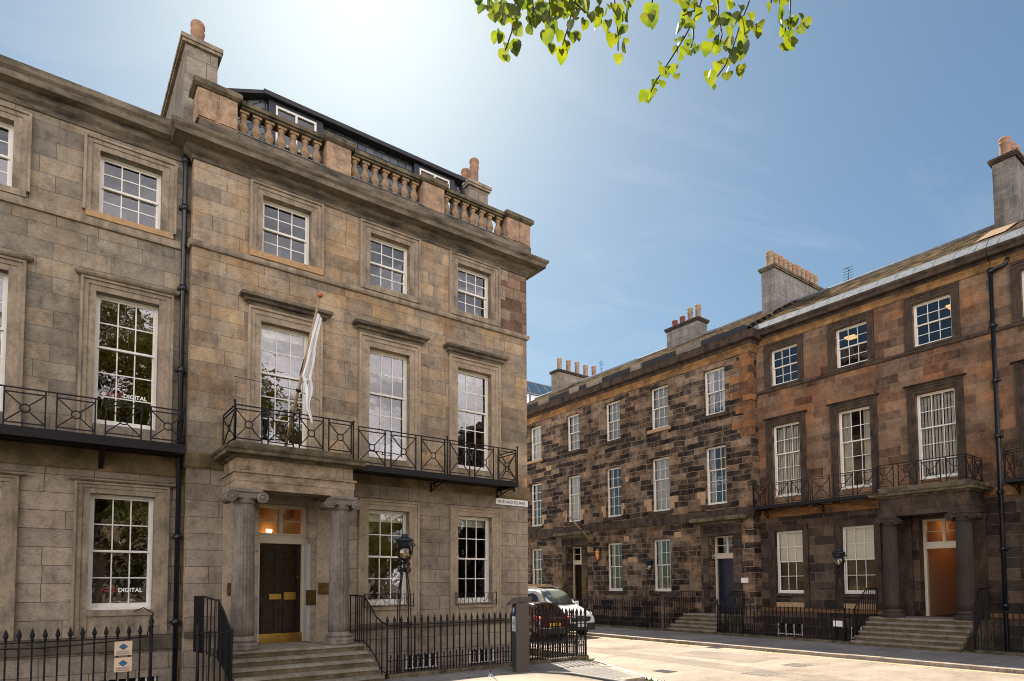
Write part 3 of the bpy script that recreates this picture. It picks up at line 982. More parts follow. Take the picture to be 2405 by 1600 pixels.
def drainpipe(root, x, y, z0, z1, r=0.055, elbow=None):
    m = MB()
    pts = [(x, y, z0), (x, y, z1)]
    if elbow: pts += elbow
    m.tube(pts, r, 10)
    z = z0 + 0.9
    while z < z1:
        m.tube([(x, y, z - 0.06), (x, y, z + 0.06)], r * 1.45, 10)
        m.box(x - r * 2, x + r * 2, y, y + 0.1, z - 0.025, z + 0.025)
        z += 1.83
    m.tube([(x, y, z1 - 0.12), (x, y, z1)], r * 1.5, 10)
    return obj('drainpipe', m, 'pipe_paint', root)


GZ = -2.1
# ------------------------------------------------------------------ setting
def setting():
    g = MB()
    xs = [-300, -4.5, 3.05, 5.97, 12.1, 22.35, 24.84, 300]
    ys = [-300, -8.0, -1.2, 2.05, 7.45, 10.55, 13.38, 15.04, 15.34, 15.9, 18.95, 25.5, 28.6, 32, 300]
    zr = -2.2

    def well(x, y):
        if -4.5 < x < 3.05 and 13.38 < y < 15.34: return True
        if 5.97 < x < 12.1 and 13.38 < y < 15.04: return True
        if 22.35 < x < 24.84 and (10.55 < y < 15.9 or 2.05 < y < 7.45 or 18.95 < y < 25.5 or 28.6 < y < 32): return True
        return False
    for i in range(len(xs) - 1):
        for j in range(len(ys) - 1):
            if well((xs[i] + xs[i + 1]) / 2, (ys[j] + ys[j + 1]) / 2): continue
            g.quad((xs[i], ys[j], zr), (xs[i + 1], ys[j], zr), (xs[i + 1], ys[j + 1], zr), (xs[i], ys[j + 1], zr))
    structure(obj('road', g, 'asphalt'), 'cracked pale asphalt carriageway of the square, lit by the sun', 'road')
    w = MB()
    for (x0, x1, y0, y1) in ((-4.5, 3.05, 13.38, 15.36), (5.97, 12.1, 13.38, 15.06), (22.35, 24.86, 10.55, 15.9), (22.35, 24.86, 2.05, 7.45), (22.35, 24.4, 18.95, 25.5), (22.35, 24.4, 28.6, 32)):
        zb, zt = -4.6, -2.2
        w.quad((x0, y0, zb), (x1, y0, zb), (x1, y1, zb), (x0, y1, zb))
        w.quad((x0, y0, zb), (x0, y1, zb), (x0, y1, zt), (x0, y0, zt))
        w.quad((x1, y1, zb), (x1, y0, zb), (x1, y0, zt), (x1, y1, zt))
        w.quad((x1, y0, zb), (x0, y0, zb), (x0, y0, zt), (x1, y0, zt))
        w.quad((x0, y1, zb), (x1, y1, zb), (x1, y1, zt), (x0, y1, zt))
    structure(obj('ground', w, 'well_concrete'), 'sunken basement areas behind the railings', 'ground')
    p = MB()
    p.prism([(-60, 10.12), (10.92, 10.12), (12.10, 13.12), (-60, 13.12)], -2.3, GZ)
    structure(obj('pavement', p, 'flagstones'), 'flagstone pavement in front of the balustraded house', 'pavement')
    p = MB()
    p.box(19.12, 22.36, -60, 90, -2.3, GZ)
    structure(obj('pavement', p, 'flagstones'), 'shaded flagstone pavement along the dark terrace', 'pavement')
    k = MB()
    y = -40.0
    while y < 70:
        L = random.uniform(0.85, 1.25)
        k.box(18.82 + random.uniform(-.006, .006), 19.118, y, y + L - 0.012, -2.3, GZ + random.uniform(-.006, .006))
        y += L
    structure(obj('kerb', k, 'kerb_stone'), 'worn granite kerb along the dark terrace', 'kerb')
    k = MB()
    x = -40.0
    while x < 10.2:
        L = min(random.uniform(0.85, 1.25), 11.0 - x)
        k.box(x, x + L - 0.012, 9.82, 10.117, -2.3, GZ + random.uniform(-.006, .006))
        x += L
    # bevelled corner and the edge that runs into the side street
    a, b = Vector((11.0, 9.82)), Vector((12.42, 13.12))
    d = (b - a).normalized()
    nrm = Vector((d.y, -d.x))
    t = 0.0
    L = (b - a).length
    k.prism([(x, 9.82), (11.0, 9.82), (10.92, 10.117), (x, 10.117)], -2.3, GZ)
    while t < L - 0.01:
        s2 = min(t + 0.95, L)
        p0, p1 = a + d * t, a + d * (s2 - 0.012)
        q0, q1 = p0 - nrm * 0.29, p1 - nrm * 0.29
        k.prism([(p0.x, p0.y), (p1.x, p1.y), (q1.x, q1.y), (q0.x, q0.y)], -2.3, GZ + random.uniform(-.005, .005))
        t = s2
    k.box(12.35, 12.62, 13.125, 40, -2.3, GZ)
    structure(obj('kerb', k, 'kerb_stone'), 'granite kerb turning the corner below the parking machine', 'kerb')
    r = MB()
    r.box(18.50, 18.60, -40, 70, -2.198, -2.196)
    structure(obj('road_marking', r, 'road_yellow'), 'faded yellow line beside the far kerb', 'road marking')
    r = MB()
    pts = [(9.0, 9.52), (10.9, 9.52), (11.22, 9.66), (12.62, 13.0), (12.85, 13.3), (12.85, 40)]
    for q in range(len(pts) - 1):
        u, v = Vector(pts[q]), Vector(pts[q + 1])
        dd = (v - u).normalized()
        nn = Vector((dd.y, -dd.x)) * 0.11
        r.add([(u.x - nn.x, u.y - nn.y, -2.196), (v.x - nn.x, v.y - nn.y, -2.196), (v.x + nn.x, v.y + nn.y, -2.196), (u.x + nn.x, u.y + nn.y, -2.196)], [(0, 3, 2, 1)])
    structure(obj('road_marking', r, 'road_white'), 'pale gutter line curving round the pavement corner', 'road marking')
    gd = MB()
    gd.box(-80, 17.0, -70, -1.6, -2.3, -2.06)
    structure(obj('garden', gd, 'garden_soil'), 'lawn of the garden square behind the camera', 'garden')
    # covers set in the road
    for nm, x, y, sx, sy, lab in (('manhole_cover', 14.2, 8.9, 0.42, 0.36, 'pale square iron cover set in the sunny road'), ('manhole_cover', 16.3, 9.2, 0.34, 0.30, 'small iron cover in the road nearer the far kerb')):
        c = MB()
        c.box(x - sx, x + sx, y - sy, y + sy, -2.21, -2.192)
        for i in range(7):
            xx = x - sx + 0.06 + (2 * sx - 0.12) * i / 6
            c.box(xx - 0.02, xx + 0.02, y - sy + 0.05, y + sy - 0.05, -2.192, -2.187)
        tag(obj(nm, c, 'cover_iron'), lab, 'manhole cover')
    for nm, poly, lab in (('road_patch', [(13.6, 4.0), (14.5, 4.0), (15.6, 19.0), (14.7, 19.0)], 'long darker trench repair along the side street'), ('road_patch', [(15.8, 10.2), (17.6, 10.4), (17.3, 13.2), (15.7, 12.9)], 'square tar repair in the road before the far kerb'), ('road_patch', [(9.0, 6.2), (12.4, 6.6), (12.2, 8.0), (9.1, 7.7)], 'darker patch of asphalt near the pavement corner')):
        c = MB()
        c.prism([(x + random.uniform(-.05, .05), y) for x, y in poly], -2.21, -2.1965)
        structure(obj(nm, c, 'asphalt_patch'), lab, 'road patch')
    for x, y, lab in ((18.55, 13.4, 'iron gully grate beside the far kerb'), (12.6, 10.6, 'iron gully grate at the pavement corner')):
        c = MB()
        c.box(x - .2, x + .2, y - .25, y + .25, -2.21, -2.193)
        for i in range(6):
            c.box(x - .17, x + .17, y - .2 + i * .08 - .02, y - .2 + i * .08 + .02, -2.193, -2.187)
        tag(obj('gully_grate', c, 'dark_plastic'), lab, 'gully grate')
    wd = MB()
    for (x, y, z, n, s) in [(18.7, 17.6, -2.2, 40, 0.5), (18.72, 15.0, -2.2, 60, 0.9), (18.75, 11.5, -2.2, 16, 0.3), (11.1, 9.75, -2.2, 60, 0.6), (12.1, 13.05, -2.1, 70, 0.45), (22.2, 7.0, -2.1, 40, 0.35)]:
        for i in range(n):
            px, py = x + random.gauss(0, .04), y + random.gauss(0, s * 0.5)
            a = random.uniform(0, 2 * PI)
            hh = random.uniform(.03, .11)
            dx, dy = math.cos(a) * .02, math.sin(a) * .02
            wd.add([(px - dx, py - dy, z), (px + dx, py + dy, z), (px + dx * 2 + dy, py + dy * 2 - dx, z + hh)], [(0, 1, 2)])
    tag(obj('weeds', wd, 'weed_leaf'), 'small weeds growing along kerbs and the railing foot', 'weeds', kind='stuff')


setting()


# ------------------------------------------------------------------ the balustraded corner house (middle of the picture)
def centre_house():
    R = thing('townhouse', 'tan sandstone corner house with balustrade, slate attic and Ionic porch', 'house', (2.45, 15.05, GZ))
    Wd = 9.30
    cols = [2.05, 4.74, 7.40]
    up, mid, gr = (9.864, 1.397), (5.38, 2.859), (1.592, 2.442)
    ww = 1.15
    h = ww / 2
    holes_u = [(c - h, c + h, up[0], up[0] + up[1]) for c in cols] + [(c - h, c + h, mid[0], mid[0] + mid[1]) for c in cols]
    m = MB()
    m.wall(0, Wd, 4.95, 11.72, holes_u)
    obj('upper_wall', m, 'upper_sandstone', R)
    gx = [4.74, 7.40]
    base = [(5.21, 6.20, -0.55, 0.26), (7.18, 8.10, -0.55, 0.26)]
    holes_g = [(c - h, c + h, gr[0], gr[0] + gr[1]) for c in gx] + [(1.50, 2.70, 0.755, 4.02, 0.45)]
    m = MB()
    m.wall(0, Wd, 1.12, 4.95, [q if q[2] > 1.12 else (q[0], q[1], 1.12, q[3], q[4], 'foot') for q in holes_g])
    m.wall(0.0, Wd, -2.5, 1.12, [(1.50, 2.70, 0.755, 1.12, 0.45, 'top')] + base, 0.2, -0.001)
    obj('ground_wall', m, 'ground_sandstone', R)
    shell(R, Wd, 11, -2.5, 11.72, 'upper_sandstone')
    # plinth, bands, string course
    m = MB()
    for a, b in ((0.0, 0.55), (3.55, Wd)):
        m.sweep([(0, 1.0), (0.07, 1.0), (0.07, 1.09), (0.03, 1.13), (0, 1.13)], [(a, 0), (b, 0)] if b < Wd else [(a, 0), (b, 0), (b, 3)])
    obj('plinth_course', m, 'wet_stone', R)
    m = MB()
    m.sweep([(0, 4.66), (0.03, 4.66), (0.05, 4.70), (0.05, 4.98), (0.02, 5.0), (0, 5.0)], [(0, 3), (0, 0), (Wd, 0), (Wd, 3)])
    obj('platband', m, 'stained_stone', R)
    m = MB()
    m.sweep([(0, 9.58), (0.05, 9.58), (0.07, 9.62), (0.07, 9.70), (0.03, 9.725), (0, 9.725)], [(0, 3), (0, 0), (Wd, 0), (Wd, 3)])
    obj('string_course', m, 'trim_sandstone', R)
    for c, mt in zip(cols, ('sill_orange', 'trim_sandstone', 'trim_sandstone')):
        m = MB()
        m.box(c - 0.86, c + 0.86, -0.09, 0.14, 9.715, 9.862)
        obj('sill', m, mt, R)
    # eroded brown stones at the top corner
    m = MB()
    for k in range(6):
        z = 9.73 + k * 0.30
        m.box(Wd - (0.95, 0.62, 0.95, 0.8, 0.95, 0.7)[k], Wd + 0.004, -0.006, 0.4, z, z + 0.30)
    obj('eroded_stone', m, 'eroded_sandstone', R)
    # cornice
    m = MB()
    m.sweep([(0, 11.55), (0.03, 11.55), (0.05, 11.62), (0.16, 11.70), (0.20, 11.78), (0.44, 11.80), (0.45, 11.90), (0.50, 11.95), (0.52, 12.02), (0.40, 12.05), (0.0, 12.10)],
            [(0, 3), (0, 0), (Wd, 0), (Wd, 9)])
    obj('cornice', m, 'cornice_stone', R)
    # windows with their frames
    for i, c in enumerate(cols):
        window(R, c, up[0], ww, up[1], 2, 2)
        surround(R, c, up[0], up[0] + up[1], ww, 'trim_sandstone', 0.29, 0.25)
        f = window(R, c, mid[0], ww, mid[1], 2, 3, blind=0.06 if i == 0 else None)
        surround(R, c, mid[0], mid[0] + mid[1], ww, 'trim_pale', 0.29, 0.30, base=5.02)
        hood(R, c - 1.06, c + 1.06, 8.63, 8.80, 'cornice_stone')
    for c in gx:
        window(R, c, gr[0], ww, gr[1], 2, 2, blind=0.09)
        surround(R, c, gr[0], gr[0] + gr[1], ww, 'trim_pale', 0.27, 0.25, base=1.13)
        m = MB()
        m.box(c - 0.57, c + 0.57, -0.06, 0.14, gr[0] - 0.13, gr[0] - 0.002)
        m.box(c - 0.57, c + 0.57, -0.012, 0.02, 1.135, gr[0] - 0.131)
        obj('sill', m, 'trim_pale', R)
        # low iron guard on the sill
        g = MB()
        y = -0.11
        x0, x1, z0, z1 = c - 0.70, c + 0.66, gr[0] - 0.03, gr[0] + 0.27
        for q in range(11):
            x = x0 + (x1 - x0) * q / 10
            g.bar((x, y, z0), (x, y, z1), 0.010)
        g.bar((x0, y, z0), (x1, y, z0), 0.016)
        g.bar((x0, y, z1), (x1, y, z1), 0.016)
        for sg in (0, 1):
            xx = x0 + sg * (x1 - x0)
            for z in (z0, z1): g.bar((xx, y, z), (xx, 0.0, z), 0.012)
            g.bar((xx, y, z0 - .03), (xx, y, z1 + .03), 0.018)
        g.tube([(x0 + (x1 - x0) * q / 24, y, (z0 + z1) / 2 + 0.08 * math.sin(q * PI / 3)) for q in range(25)], 0.007, 4)
        obj('window_guard', g, 'black_iron', R)
    for a, b, c0, d0 in base:
        f = MB()
        f.box(a, b, 0.08, 0.12, c0, d0)
        obj('basement_glass', f, 'black_gloss', R)
        f = MB()
        for q in range(6):
            x = a + 0.06 + (b - a - 0.12) * q / 5
            f.box(x - 0.022, x + 0.022, 0.03, 0.07, c0, d0)
        for z in (c0 + 0.30, c0 + 0.45):
            f.box(a, b, 0.02, 0.03, z - 0.025, z + 0.025)
        obj('window_bars', f, 'white_paint', R)
    # parapet: base course, pedestals, balusters, coping
    m = MB()
    m.box(0.05, Wd - 0.02, -0.28, 0.22, 12.085, 12.36)
    obj('parapet_base', m, 'cornice_stone', R)
    peds = [(0.0, 0.83), (2.90, 3.53), (5.58, 6.24), (8.40, 9.27)]
    for i, (a, b) in enumerate(peds):
        m = MB()
        m.box(a, b, -0.26, 0.20, 12.365, 13.06)
        if i in (0, 3):
            c = (a + b) / 2
            m.box(a + 0.02, c - 0.03, -0.285, -0.26, 12.40, 13.03)
            m.box(c + 0.03, b - 0.02, -0.285, -0.26, 12.40, 13.03)
        p = obj('pedestal', m, 'pedestal_stone', R)
        m = MB()
        m.sweep([(-0.10, 13.06), (0.03, 13.06), (0.09, 13.11), (0.09, 13.20), (0.05, 13.25), (-0.10, 13.27)], [(a, -0.26), (b, -0.26), (b, 0.20), (a, 0.20)], True)
        m.box(a, b, -0.26, 0.20, 13.07, 13.262)
        obj('pedestal_cap', m, 'mossy_stone', p)
    bal = MB()
    bal.box(-0.10, 0.10, -0.10, 0.10, 0, 0.055)
    bal.box(-0.10, 0.10, -0.10, 0.10, 0.60, 0.66)
    bal.lathe((0, 0, 0), [(0.095, 0.054), (0.085, 0.09), (0.055, 0.125), (0.06, 0.15), (0.105, 0.24), (0.112, 0.29), (0.095, 0.36), (0.062, 0.46), (0.055, 0.50), (0.075, 0.53), (0.075, 0.56), (0.085, 0.601)], 12)
    bm = bal.mesh('baluster')
    for a, b in ((0.83, 2.90), (3.53, 5.58), (6.24, 8.40)):
        for q in range(7):
            obj('baluster', bm, 'baluster_stone', R, (a + (b - a) * (q + 0.62) / 7.25, -0.04, 12.365))
        m = MB()
        m.box(a + 0.095, b - 0.095, -0.20, 0.13, 13.026, 13.20)
        m.box(a + 0.095, b - 0.095, -0.25, 0.18, 13.075, 13.17)
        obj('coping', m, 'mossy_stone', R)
        m = MB()
        m.box(a, b, -0.30, -0.10, 12.355, 12.375)
        obj('flashing', m, 'lead', R)
    # slate attic with dormers
    xa, xb, xq = 1.62, 7.22, 7.62
    m = MB()
    m.add([(1.55, 0.62, 12.1), (xq + 0.05, 0.62, 12.1), (xb, 0.68, 14.11), (xa, 0.68, 14.11), (1.55, 9, 12.1), (xq + 0.05, 9, 12.1), (xb, 8.6, 14.11), (xa, 8.6, 14.11)],
          [(0, 1, 2, 3), (1, 5, 6, 2), (5, 4, 7, 6)])
    m.add([(0.86, 1.15, 12.1), (1.55, 0.62, 12.1), (xa, 0.68, 14.11), (0.95, 1.2, 14.11), (0.86, 9, 12.1), (0.95, 9, 14.11)], [(0, 1, 2, 3), (4, 0, 3, 5)])
    rf = obj('attic', m, 'slate_wall', R)
    m = MB()
    m.prism([(0.80, 0.95), (xa - 0.05, 0.46), (xb + 0.12, 0.46), (xb + 0.12, 9), (0.80, 9)], 14.10, 14.19)
    m.box(xa - 0.05, xb + 0.14, 0.40, 0.46, 14.08, 14.19)
    m.tube([(xb + 0.12, 0.68, 14.12), (xq + 0.12, 0.66, 13.2), (xq + 0.2, 0.66, 12.6)], 0.07, 6)
    obj('attic_roof', m, 'roof_felt', R)
    for a, b in ((1.72, 3.08), (5.72, 7.05)):
        d = MB()
        d.box(a, a + 0.16, 0.52, 1.4, 12.1, 14.10)
        d.box(b - 0.16, b, 0.52, 1.4, 12.1, 14.10)
        d.box(a + 0.16, b - 0.16, 0.52, 1.4, 14.0, 14.10)
        d.box(a + 0.16, b - 0.16, 0.605, 1.4, 12.1, 14.0)
        dm = obj('dormer', d, 'navy_cladding', R)
        f = MB()
        p, q = a + 0.17, b - 0.17
        for (u0, u1, v0, v1) in ((p, q, 13.94, 13.995), (p, q, 12.3, 12.36), (p, q, 13.02, 13.09), (p, p + 0.05, 12.36, 13.02), (q - 0.05, q, 12.36, 13.02), (p, p + 0.05, 13.09, 13.94), (q - 0.05, q, 13.09, 13.94), ((p + q) / 2 - 0.025, (p + q) / 2 + 0.025, 12.36, 13.02), ((p + q) / 2 - 0.025, (p + q) / 2 + 0.025, 13.09, 13.94)):
            f.box(u0, u1, 0.53, 0.60, v0, v1)
        obj('dormer_window', f, 'white_paint', dm)
        g = MB()
        g.quad((p, 0.57, 12.3), (q, 0.57, 12.3), (q, 0.57, 13.97), (p, 0.57, 13.97))
        obj('dormer_glass', g, 'window_glass', dm)
    # flat roof, gable slab and chimneys
    m = MB()
    m.quad((0, 0.2, 12.09), (Wd, 0.2, 12.09), (Wd, 11, 12.09), (0, 11, 12.09))
    obj('roof', m, 'roof_felt', R)
    chimney(R, -0.14, 0.55, 0.55, 6.2, 11.9, 14.55, 'chimney_stone', 5, 'clay_pot', along='y', pr=0.15, ph=0.84)
    chimney(R, 8.48, 9.22, 1.95, 3.55, 12.0, 15.22, 'chimney_stone', 3, 'clay_pot', along='y', pr=0.15, ph=0.95)
    # porch
    z0, zs = 0.755, 4.13
    yc = -0.90
    ch = zs - z0
    cm = column_mesh(ch, 0.235, 0.205)
    ionic_cap(cm, ch, 0.205)
    cme = cm.mesh('column')
    for x in (0.96, 3.06):
        obj('column', cme, 'column_stone', R, (x, yc, z0))
    m = MB()
    x0, x1, yf = 0.71, 3.30, -1.15
    # architrave as a beam ring open to the wall, frieze with panel, cornice
    for (a, b, c, d) in ((x0, x1, yf, yf + 0.46), (x0, x0 + 0.46, yf + 0.46, -0.002), (x1 - 0.46, x1, yf + 0.46, -0.002)):
        m.box(a, b, c, d, zs, zs + 0.17)
        m.box(a - 0.012 if a == x0 else a, b + 0.012 if b == x1 else b, c - 0.012 if c == yf else c, d, zs + 0.171, zs + 0.34)
    m.box(x0 + 0.02, x1 - 0.02, yf + 0.02, -0.003, zs + 0.341, zs + 0.66)
    m.box(x0 + 0.03, x0 + 0.25, yf, yf + 0.02, zs + 0.40, zs + 0.64)
    m.box(x1 - 0.25, x1 - 0.03, yf, yf + 0.02, zs + 0.40, zs + 0.64)
    path = [(x0, -0.004), (x0, yf), (x1, yf), (x1, -0.004)]
    m.sweep([(0.0, zs + 0.33), (0.05, zs + 0.34), (0.05, zs + 0.385), (0.0, zs + 0.39)], path)
    obj('entablature', m, 'weathered_stone', R)
    m = MB()
    m.sweep([(-0.05, zs + 0.655), (0.02, zs + 0.66), (0.05, zs + 0.70), (0.20, zs + 0.72), (0.21, zs + 0.79), (0.24, zs + 0.81), (0.26, zs + 0.85), (0.10, zs + 0.875), (-0.1, zs + 0.88)], path)
    m.box(x0 + 0.05, x1 - 0.05, yf + 0.05, -0.004, zs + 0.66, zs + 0.874)
    obj('porch_cornice', m, 'mossy_stone', R)
    m = MB()
    m.box(x0 - 0.02, x1 - 0.06, yf - 0.05, -0.005, zs + 0.885, 5.12)
    obj('blocking_course', m, 'mossy_stone', R)
    # pilasters behind the columns
    for x in (0.96, 3.06):
        m = MB()
        m.box(x - 0.22, x + 0.22, -0.06, 0.0, z0, zs - 0.18)
        m.box(x - 0.25, x + 0.25, -0.09, 0.0, z0, z0 + 0.18)
        m.box(x - 0.26, x + 0.26, -0.10, 0.0, zs - 0.18, zs)
        obj('pilaster', m, 'trim_pale', R)
    m = MB()
    m.box(0.55, 3.55, -1.19, 0.45, z0 - 0.14, z0 - 0.003)
    m.box(0.57, 3.53, -1.18, -0.003, -0.1, z0 - 0.145)
    obj('landing', m, 'step_stone', R)
    flight(R, 0.58, 3.52, -1.20, z0, 5)
    # the door, its reveal panelling, brass
    d = stone_door(R, 1.50, 2.70, z0 + 0.0, 4.02, 3.10, 0.36, 'black_gloss')
    m = MB()
    m.box(1.58, 2.62, 0.335, 0.36, z0 + 0.0, z0 + 0.22)
    obj('kick_plate', m, 'brass', d)
    m = MB()
    m.box(1.86, 2.14, 0.395, 0.418, z0 + 1.02, z0 + 1.15)
    m.box(2.20, 2.48, 0.395, 0.418, z0 + 1.01, z0 + 1.19)
    m.box(1.92, 2.08, 0.385, 0.396, z0 + 1.06, z0 + 1.11)
    m.ball((2.52, 0.39, z0 + 1.55), 0.022, 8)
    obj('letterbox', m, 'brass', d)
    m = MB()
    for sg, x in ((1, 2.699), (-1, 1.501)):
        m.box(x - sg * 0.035, x, 0.02, 0.355, z0 + 0.02, 3.10)
        m.box(x - sg * 0.05, x - sg * 0.035, 0.08, 0.30, z0 + 0.25, z0 + 0.95)
        m.box(x - sg * 0.05, x - sg * 0.035, 0.08, 0.30, z0 + 1.15, 2.95)
    obj('door_lining', m, 'grey_paint', R)
    # lit hall behind the fanlight
    m = MB()
    m.quad((1.4, 1.6, 0.7), (2.8, 1.6, 0.7), (2.8, 1.6, 4.15), (1.4, 1.6, 4.15))
    m.quad((1.4, 0.52, 0.7), (1.4, 1.6, 0.7), (1.4, 1.6, 4.15), (1.4, 0.52, 4.15))
    m.quad((2.8, 1.6, 0.7), (2.8, 0.52, 0.7), (2.8, 0.52, 4.15), (2.8, 1.6, 4.15))
    m.quad((1.4, 0.52, 4.15), (1.4, 1.6, 4.15), (2.8, 1.6, 4.15), (2.8, 0.52, 4.15))
    hl = obj('hall', m, 'orange_wall', R)
    m = MB()
    m.lathe((2.12, 1.42, 3.36), [(0.03, 0), (0.07, 0.10), (0.075, 0.16)], 12)
    obj('hall_lamp', m, 'lit_bulb', hl)
    # balcony: floor, brackets, railings
    m = MB()
    m.box(3.42, 8.22, -0.97, -0.055, 4.90, 4.97)
    m.box(3.42, 8.22, -0.98, -0.93, 4.82, 4.90)
    m.box(8.17, 8.22, -0.93, -0.055, 4.82, 4.90)
    obj('balcony_floor', m, 'black_iron', R)
    for x in (5.95, 8.14): bracket(R, x, -0.92, -0.055, 4.86, 0.25)
    m = MB()
    lattice_rail(m, (3.50, -0.93), (5.86, -0.93), 4.97, 0.90, 3)
    lattice_rail(m, (6.02, -0.93), (8.17, -0.93), 4.97, 0.90, 3)
    m.bar((5.86, -0.93, 5.87), (6.02, -0.93, 5.87), 0.024)
    lattice_rail(m, (8.17, -0.93), (8.17, -0.06), 4.97, 0.90, 1)
    lattice_rail(m, (0.69, -1.17), (3.22, -1.17), 5.12, 0.76, 4, 0.13)
    lattice_rail(m, (0.69, -0.06), (0.69, -1.17), 5.12, 0.76, 1)
    m.bar((3.22, -1.17, 5.88), (3.36, -0.95, 5.87), 0.024)
    for x, y, za in ((3.36, -0.95, 4.97), (5.94, -0.93, 4.97), (8.20, -0.96, 4.97), (0.67, -1.19, 5.12)):
        rail_post(m, x, y, za, 5.93)
    obj('balcony_railing', m, 'black_iron', R)
    # small table lamps glowing on the first floor
    for x, y, z in ((6.95, 0.75, 6.62),):
        m = MB()
        m.lathe((x, y, z), [(0.16, 0), (0.10, 0.26), (0.0, 0.26)], 14)
        obj('lamp_shade', m, 'lit_shade', R)
    return R


C = centre_house()


def left_house():
    R = thing('townhouse', 'greyer stone house with lettered windows left of the drainpipe', 'house', (-4.5, 15.35, GZ))
    Wd = 6.95
    cols = [0.68, 3.245, 5.81]
    up, mid, gr = (9.83, 1.355), (5.44, 2.75), (1.62, 2.38)
    ww = 1.15
    h = ww / 2
    m = MB()
    m.wall(0, Wd, 4.95, 11.85, [(c - h, c + h, q[0], q[0] + q[1]) for c in cols for q in (up, mid)])
    obj('upper_wall', m, 'grey_sandstone', R)
    bs = [(c - 0.75, c + 0.72, -0.9, 0.20) for c in cols[1:]]
    m = MB()
    m.wall(0, Wd, 1.05, 4.95, [(c - h, c + h, gr[0], gr[0] + gr[1]) for c in cols])
    m.wall(0, Wd, -2.5, 1.05, bs, 0.2, -0.001)
    obj('ground_wall', m, 'ground_sandstone', R)
    shell(R, Wd, 11, -2.5, 11.85, 'grey_sandstone', right=False)
    m = MB()
    m.sweep([(0, 0.78), (0.06, 0.78), (0.06, 1.05), (0.02, 1.08), (0, 1.08)], [(0, 0), (Wd, 0)])
    obj('plinth_course', m, 'wet_stone', R)
    m = MB()
    m.sweep([(0, 4.46), (0.03, 4.46), (0.05, 4.50), (0.05, 4.96), (0.02, 4.98), (0, 4.98)], [(0, 0), (Wd, 0)])
    obj('platband', m, 'stained_stone', R)
    m = MB()
    m.sweep([(0, 9.54), (0.05, 9.54), (0.06, 9.58), (0.06, 9.70), (0, 9.72)], [(0, 0), (Wd, 0)])
    obj('string_course', m, 'trim_sandstone', R)
    m = MB()
    m.sweep([(0, 11.55), (0.03, 11.55), (0.04, 11.64), (0.12, 11.72), (0.15, 11.82), (0.33, 11.86), (0.34, 11.98), (0.40, 12.04), (0.41, 12.16), (0.30, 12.22), (0, 12.30)], [(0, 0), (Wd - 0.12, 0)])
    obj('cornice', m, 'cornice_stone', R)
    m = MB()
    m.add([(0, 0.0, 12.28), (Wd - 0.1, 0.0, 12.28), (Wd - 0.1, 4.5, 12.9), (0, 4.5, 12.9)], [(0, 1, 2, 3)])
    m.add([(0, 4.5, 12.9), (Wd - 0.1, 4.5, 12.9), (Wd - 0.1, 11, 12.2), (0, 11, 12.2)], [(0, 1, 2, 3)])
    obj('roof', m, 'slate_roof', R)
    for i, c in enumerate(cols):
        window(R, c, up[0], ww, up[1], 2, 2)
        m = MB()
        m.box(c - 0.80, c + 0.80, -0.085, 0.14, 9.705, 9.828)
        obj('sill', m, 'sill_orange' if i == 2 else 'trim_sandstone', R)
        surround(R, c, up[0], up[0] + up[1], ww, 'trim_sandstone', 0.28, 0.24)
        f = window(R, c, mid[0], ww, mid[1], 2, 3)
        surround(R, c, mid[0], mid[0] + mid[1], ww, 'trim_sandstone', 0.27, 0.25, base=5.0, cap=0.09)
        g = window(R, c, gr[0], ww, gr[1], 2, 2)
        surround(R, c, gr[0], gr[0] + gr[1], ww, 'trim_sandstone', 0.27, 0.22, base=1.09, cap=0.06)
        m = MB()
        m.box(c - 0.57, c + 0.57, -0.05, 0.14, gr[0] - 0.12, gr[0] - 0.002)
        m.box(c - 0.57, c + 0.57, -0.012, 0.02, 1.085, gr[0] - 0.121)
        obj('sill', m, 'trim_sandstone', R)
        if i == 2:
            for wnd, zl in ((f, 0.70), (g, 0.40)):
                text('lettering', 'yard', 0.19, 'letter_red', wnd, (-0.215, 0.083, zl + 0.02), shear=0.35, ext=0.001, sx=0.9)
                text('lettering', 'DIGITAL', 0.12, 'letter_white', wnd, (0.19, 0.083, zl), ext=0.001, sx=0.98, bold=0.003)
    for a, b, c0, d0 in bs:
        f = MB()
        f.box(a, b, 0.10, 0.14, c0, d0)
        obj('basement_glass', f, 'black_gloss', R)
        f = MB()
        n = 9
        for q in range(n):
            x = a + 0.05 + (b - a - 0.1) * q / (n - 1)
            f.box(x - 0.016, x + 0.016, 0.03, 0.06, c0, d0)
        f.box(a, b, 0.02, 0.09, c0 + 0.5, c0 + 0.55)
        obj('window_bars', f, 'white_paint', R)
    m = MB()
    m.box(0, 6.80, -0.92, -0.055, 4.96, 5.02)
    m.box(0, 6.80, -0.93, -0.87, 4.84, 4.96)
    m.box(0, 6.80, -0.5, -0.055, 4.88, 4.96)
    obj('balcony_floor', m, 'black_iron', R)
    for x in (5.35, 3.2, 1.0):
        m = MB()
        m.prism_x([(-0.055, 4.5), (-0.055, 4.88), (-0.6, 4.88), (-0.2, 4.62)], x, x + 0.09)
        obj('balcony_bracket', m, 'black_iron', R)
    m = MB()
    lattice_rail(m, (0.0, -0.90), (6.78, -0.90), 5.02, 0.70, 9, 0.17)
    lattice_rail(m, (6.78, -0.90), (6.78, -0.06), 5.02, 0.70, 1)
    rail_post(m, 6.78, -0.92, 5.02, 5.76)
    obj('balcony_railing', m, 'black_iron', R)
    drainpipe(R, 6.82, -0.10, -1.4, 11.62, 0.052, [(6.82, -0.10, 11.66), (6.88, -0.05, 11.75), (6.95, -0.05, 11.86)])
    return R


A = left_house()


# ------------------------------------------------------------------ the dark terrace on the right
RZ = -PI / 2


